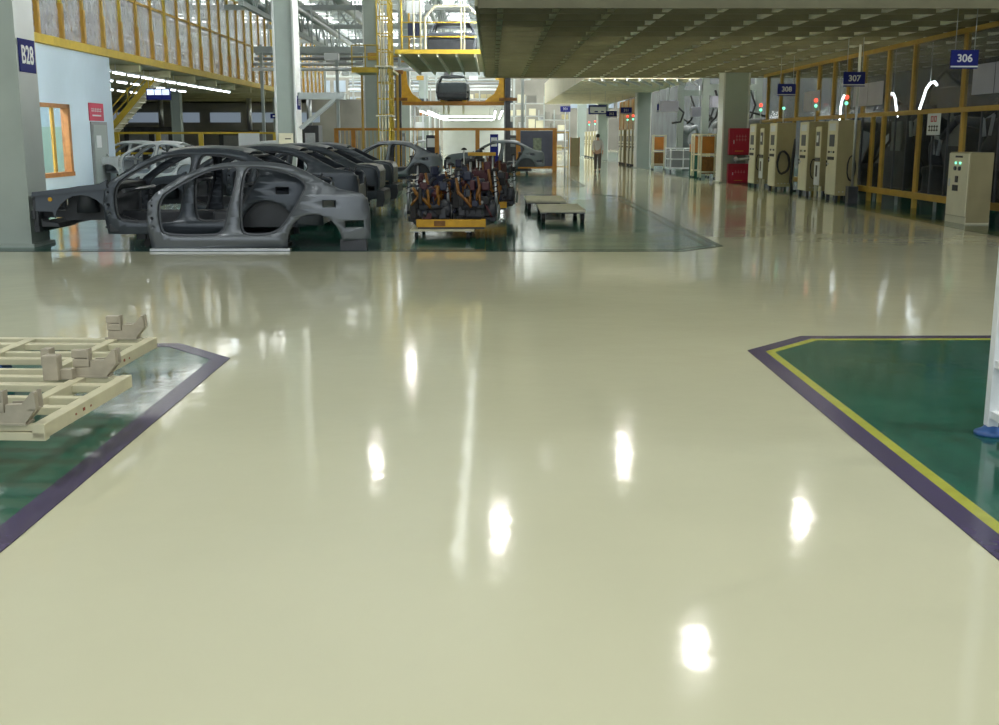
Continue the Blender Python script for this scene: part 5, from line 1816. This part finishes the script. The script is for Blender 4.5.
# equipment under the gallery in the dark
for i, (x, y, w, h, l) in enumerate(((-22.5, 70, 3.0, 2.2, 'dark machine housing far under the gallery at the left'), (-17.2, 72, 2.6, 2.0, 'dark machine housing far under the gallery, middle one'), (-12.8, 70, 2.2, 2.3, 'dark machine housing far under the gallery beside the column'))):
    t = thing('machine_housing', l, 'machine', (x, y, 0), 0, 'machine housings under the gallery')
    MB().box(0, w, 0, 1.6, 0, h, bev=0.05).build('case', M_dark, t)
    MB().box(0.3, w * 0.5, -0.03, 0, h * 0.4, h * 0.85).build('door', M_grey, t)
    MB().box(w * 0.62, w * 0.9, -0.03, 0, h * 0.5, h * 0.8).build('panel', M_steel, t)
    MB().cyl((w * 0.7, 0.8, h), (w * 0.7, 0.8, 4.0), 0.16, 10).build('duct', M_steel, t)
# conveyors and ducts in the roof space
for i, (x, z, r_, y0, y1, l) in enumerate(((-7.9, 8.6, 0.28, 52, 140, 'large round duct under the roof beside the column line'), (-5.2, 9.3, 0.22, 56, 140, 'round duct under the roof above the scaffold tower'), (-9.0, 7.4, 0.14, 50, 140, 'thin pipe under the roof along the gallery'), (-11.4, 7.9, 0.2, 52, 140, 'pale duct under the roof close to the gallery panes'))):
    t = thing('roof_duct', l, 'duct', (x, 0, z), 0, 'ducts under the roof')
    MB().cyl((0, y0, 0), (0, y1, 0), r_, 12).build('pipe', M_steel, t)
    for k in range(6):
        y = y0 + 2 + k * 14
        MB().cyl((0, y, 0), (0, y, 10.98 - z), 0.02, 5).build('hanger', M_steel, t)
for i, (y, z, l) in enumerate(((56, 5.6, 'overhead conveyor beam nearest the lift'), (66, 6.2, 'overhead conveyor beam beyond the lift'), (76, 6.6, 'overhead conveyor beam above the booth'), (92, 6.4, 'overhead conveyor beam far beyond the booth'))):
    t = thing('conveyor_beam', l, 'conveyor', (0, y, z), 0, 'overhead conveyor beams')
    MB().box(-11.5, 3.4, 0, 0.18, 0, 0.28).build('beam', M_truss, t)
    for k in range(7):
        x = -10.8 + k * 2.1
        MB().box(x, x + 0.06, 0.05, 0.12, 0.28, 10.98 - z).build('hanger', M_truss, t)
        MB().box(x + 0.6, x + 1.3, -0.1, 0.28, -0.35, -0.02, bev=0.03).build('trolley', [M_steel, M_white, M_mustard][k % 3], t)

# storage racks with bins far beyond the booth and the scaffold towers
def bin_rack(x, y, w, h, label, seed):
    rn = random.Random(seed)
    t = thing('storage_rack', label, 'rack', (x, y, 0), 0, 'tall storage racks far down the hall')
    for a in (0, w / 2, w):
        MB().box(a - 0.05, a + 0.05, 0, 0.1, 0, h).build('upright', M_truss, t)
    z = 0.2
    while z < h - 0.5:
        MB().box(0, w, 0, 1.0, z, z + 0.08).build('shelf', M_steel, t)
        a = 0.15
        while a < w - 0.5:
            ww = rn.uniform(0.35, 0.8); hh = rn.uniform(0.3, 0.75)
            MB().box(a, min(a + ww, w - 0.05), 0.1, 0.8, z + 0.08, z + 0.08 + hh, bev=0.02).build('bin', rn.choice([M_grey, M_white, M_dark, M_creamside, M_board, M_steel, M_wallback, M_cream]), t)
            a += ww + rn.uniform(0.05, 0.3)
        z += 1.0
    return t
for i, (x, y, w, h, l) in enumerate(((-11.5, 96, 4.2, 5.0, 'tall bin rack beyond the third column'), (-7.9, 92, 3.0, 5.5, 'tall bin rack behind the scaffold tower'), (1.2, 92, 3.0, 4.8, 'tall bin rack beside the end of the booth'),
                                    (4.6, 112, 3.0, 4.2, 'bin rack at the far end of the aisle'), (-3.2, 112, 4.0, 6.0, 'tall bin rack above the end of the booth'), (-17, 100, 4.5, 5.2, 'tall bin rack behind the gallery end'))):
    bin_rack(x, y, w, h, l, i)
for i, (x, y, z, l) in enumerate(((-9.0, 62.8, 5.2, 'crossing pipe gantry by the third column'), (-9.0, 86.5, 6.6, 'crossing pipe gantry farther beyond the third column'), (-9.0, 104, 5.8, 'crossing pipe gantry far down the hall'))):
    t = thing('pipe_gantry', l, 'pipe gantry', (x, y, z), 0, 'pipe gantries across the hall')
    for k in range(4):
        MB().cyl((-4, k * 0.35, k * 0.3), (10.8, k * 0.35, k * 0.3), 0.09, 8).build('pipe', [M_white, M_steel, M_grey, M_truss][k], t)
    for a in (-3.6, 0.5, 3.9, 10.6):
        MB().box(a, a + 0.16, 0, 0.16, -z, 1.3).build('stanchion', M_truss, t)
    for a in (-2.2, 2.4, 6.4):
        MB().box(a, a + 0.5, -0.2, 0.2, -0.5, -0.1, bev=0.03).build('junction_case', [M_grey, M_truss, M_dark][i], t)
# machine housings in the dark shop behind the glass
for i, (y, h, l) in enumerate(((19.5, 2.3, 'dark press housing behind the glass beyond the low cabinet'), (23.0, 2.9, 'dark press housing behind the glass by the white notice'), (27.0, 2.4, 'dark press housing behind the glass by the thin pole'), (31.0, 3.0, 'dark press housing behind the glass of the second tall cabinet'), (35.5, 2.6, 'dark press housing behind the glass of the far tall cabinet'))):
    t = thing('press_housing', l, 'machine', (12.9, y, 0), 0, 'press housings behind the glass')
    MB().box(0, 1.2, 0, 2.2, 0, h, bev=0.04).build('case', M_dark, t)
    MB().box(-0.04, 0, 0.3, 1.2, h * 0.45, h * 0.8).build('hatch', M_grey, t)
    MB().box(-0.05, 0, 1.4, 1.9, h * 0.5, h * 0.7).build('panel', M_steel, t)
    MB().tube([(0.0, 0.6, h), (-0.4, 0.7, h + 0.4), (-0.7, 1.0, h - 0.1), (-0.6, 1.4, h * 0.5)], 0.06, 8).build('hose', M_cable, t)
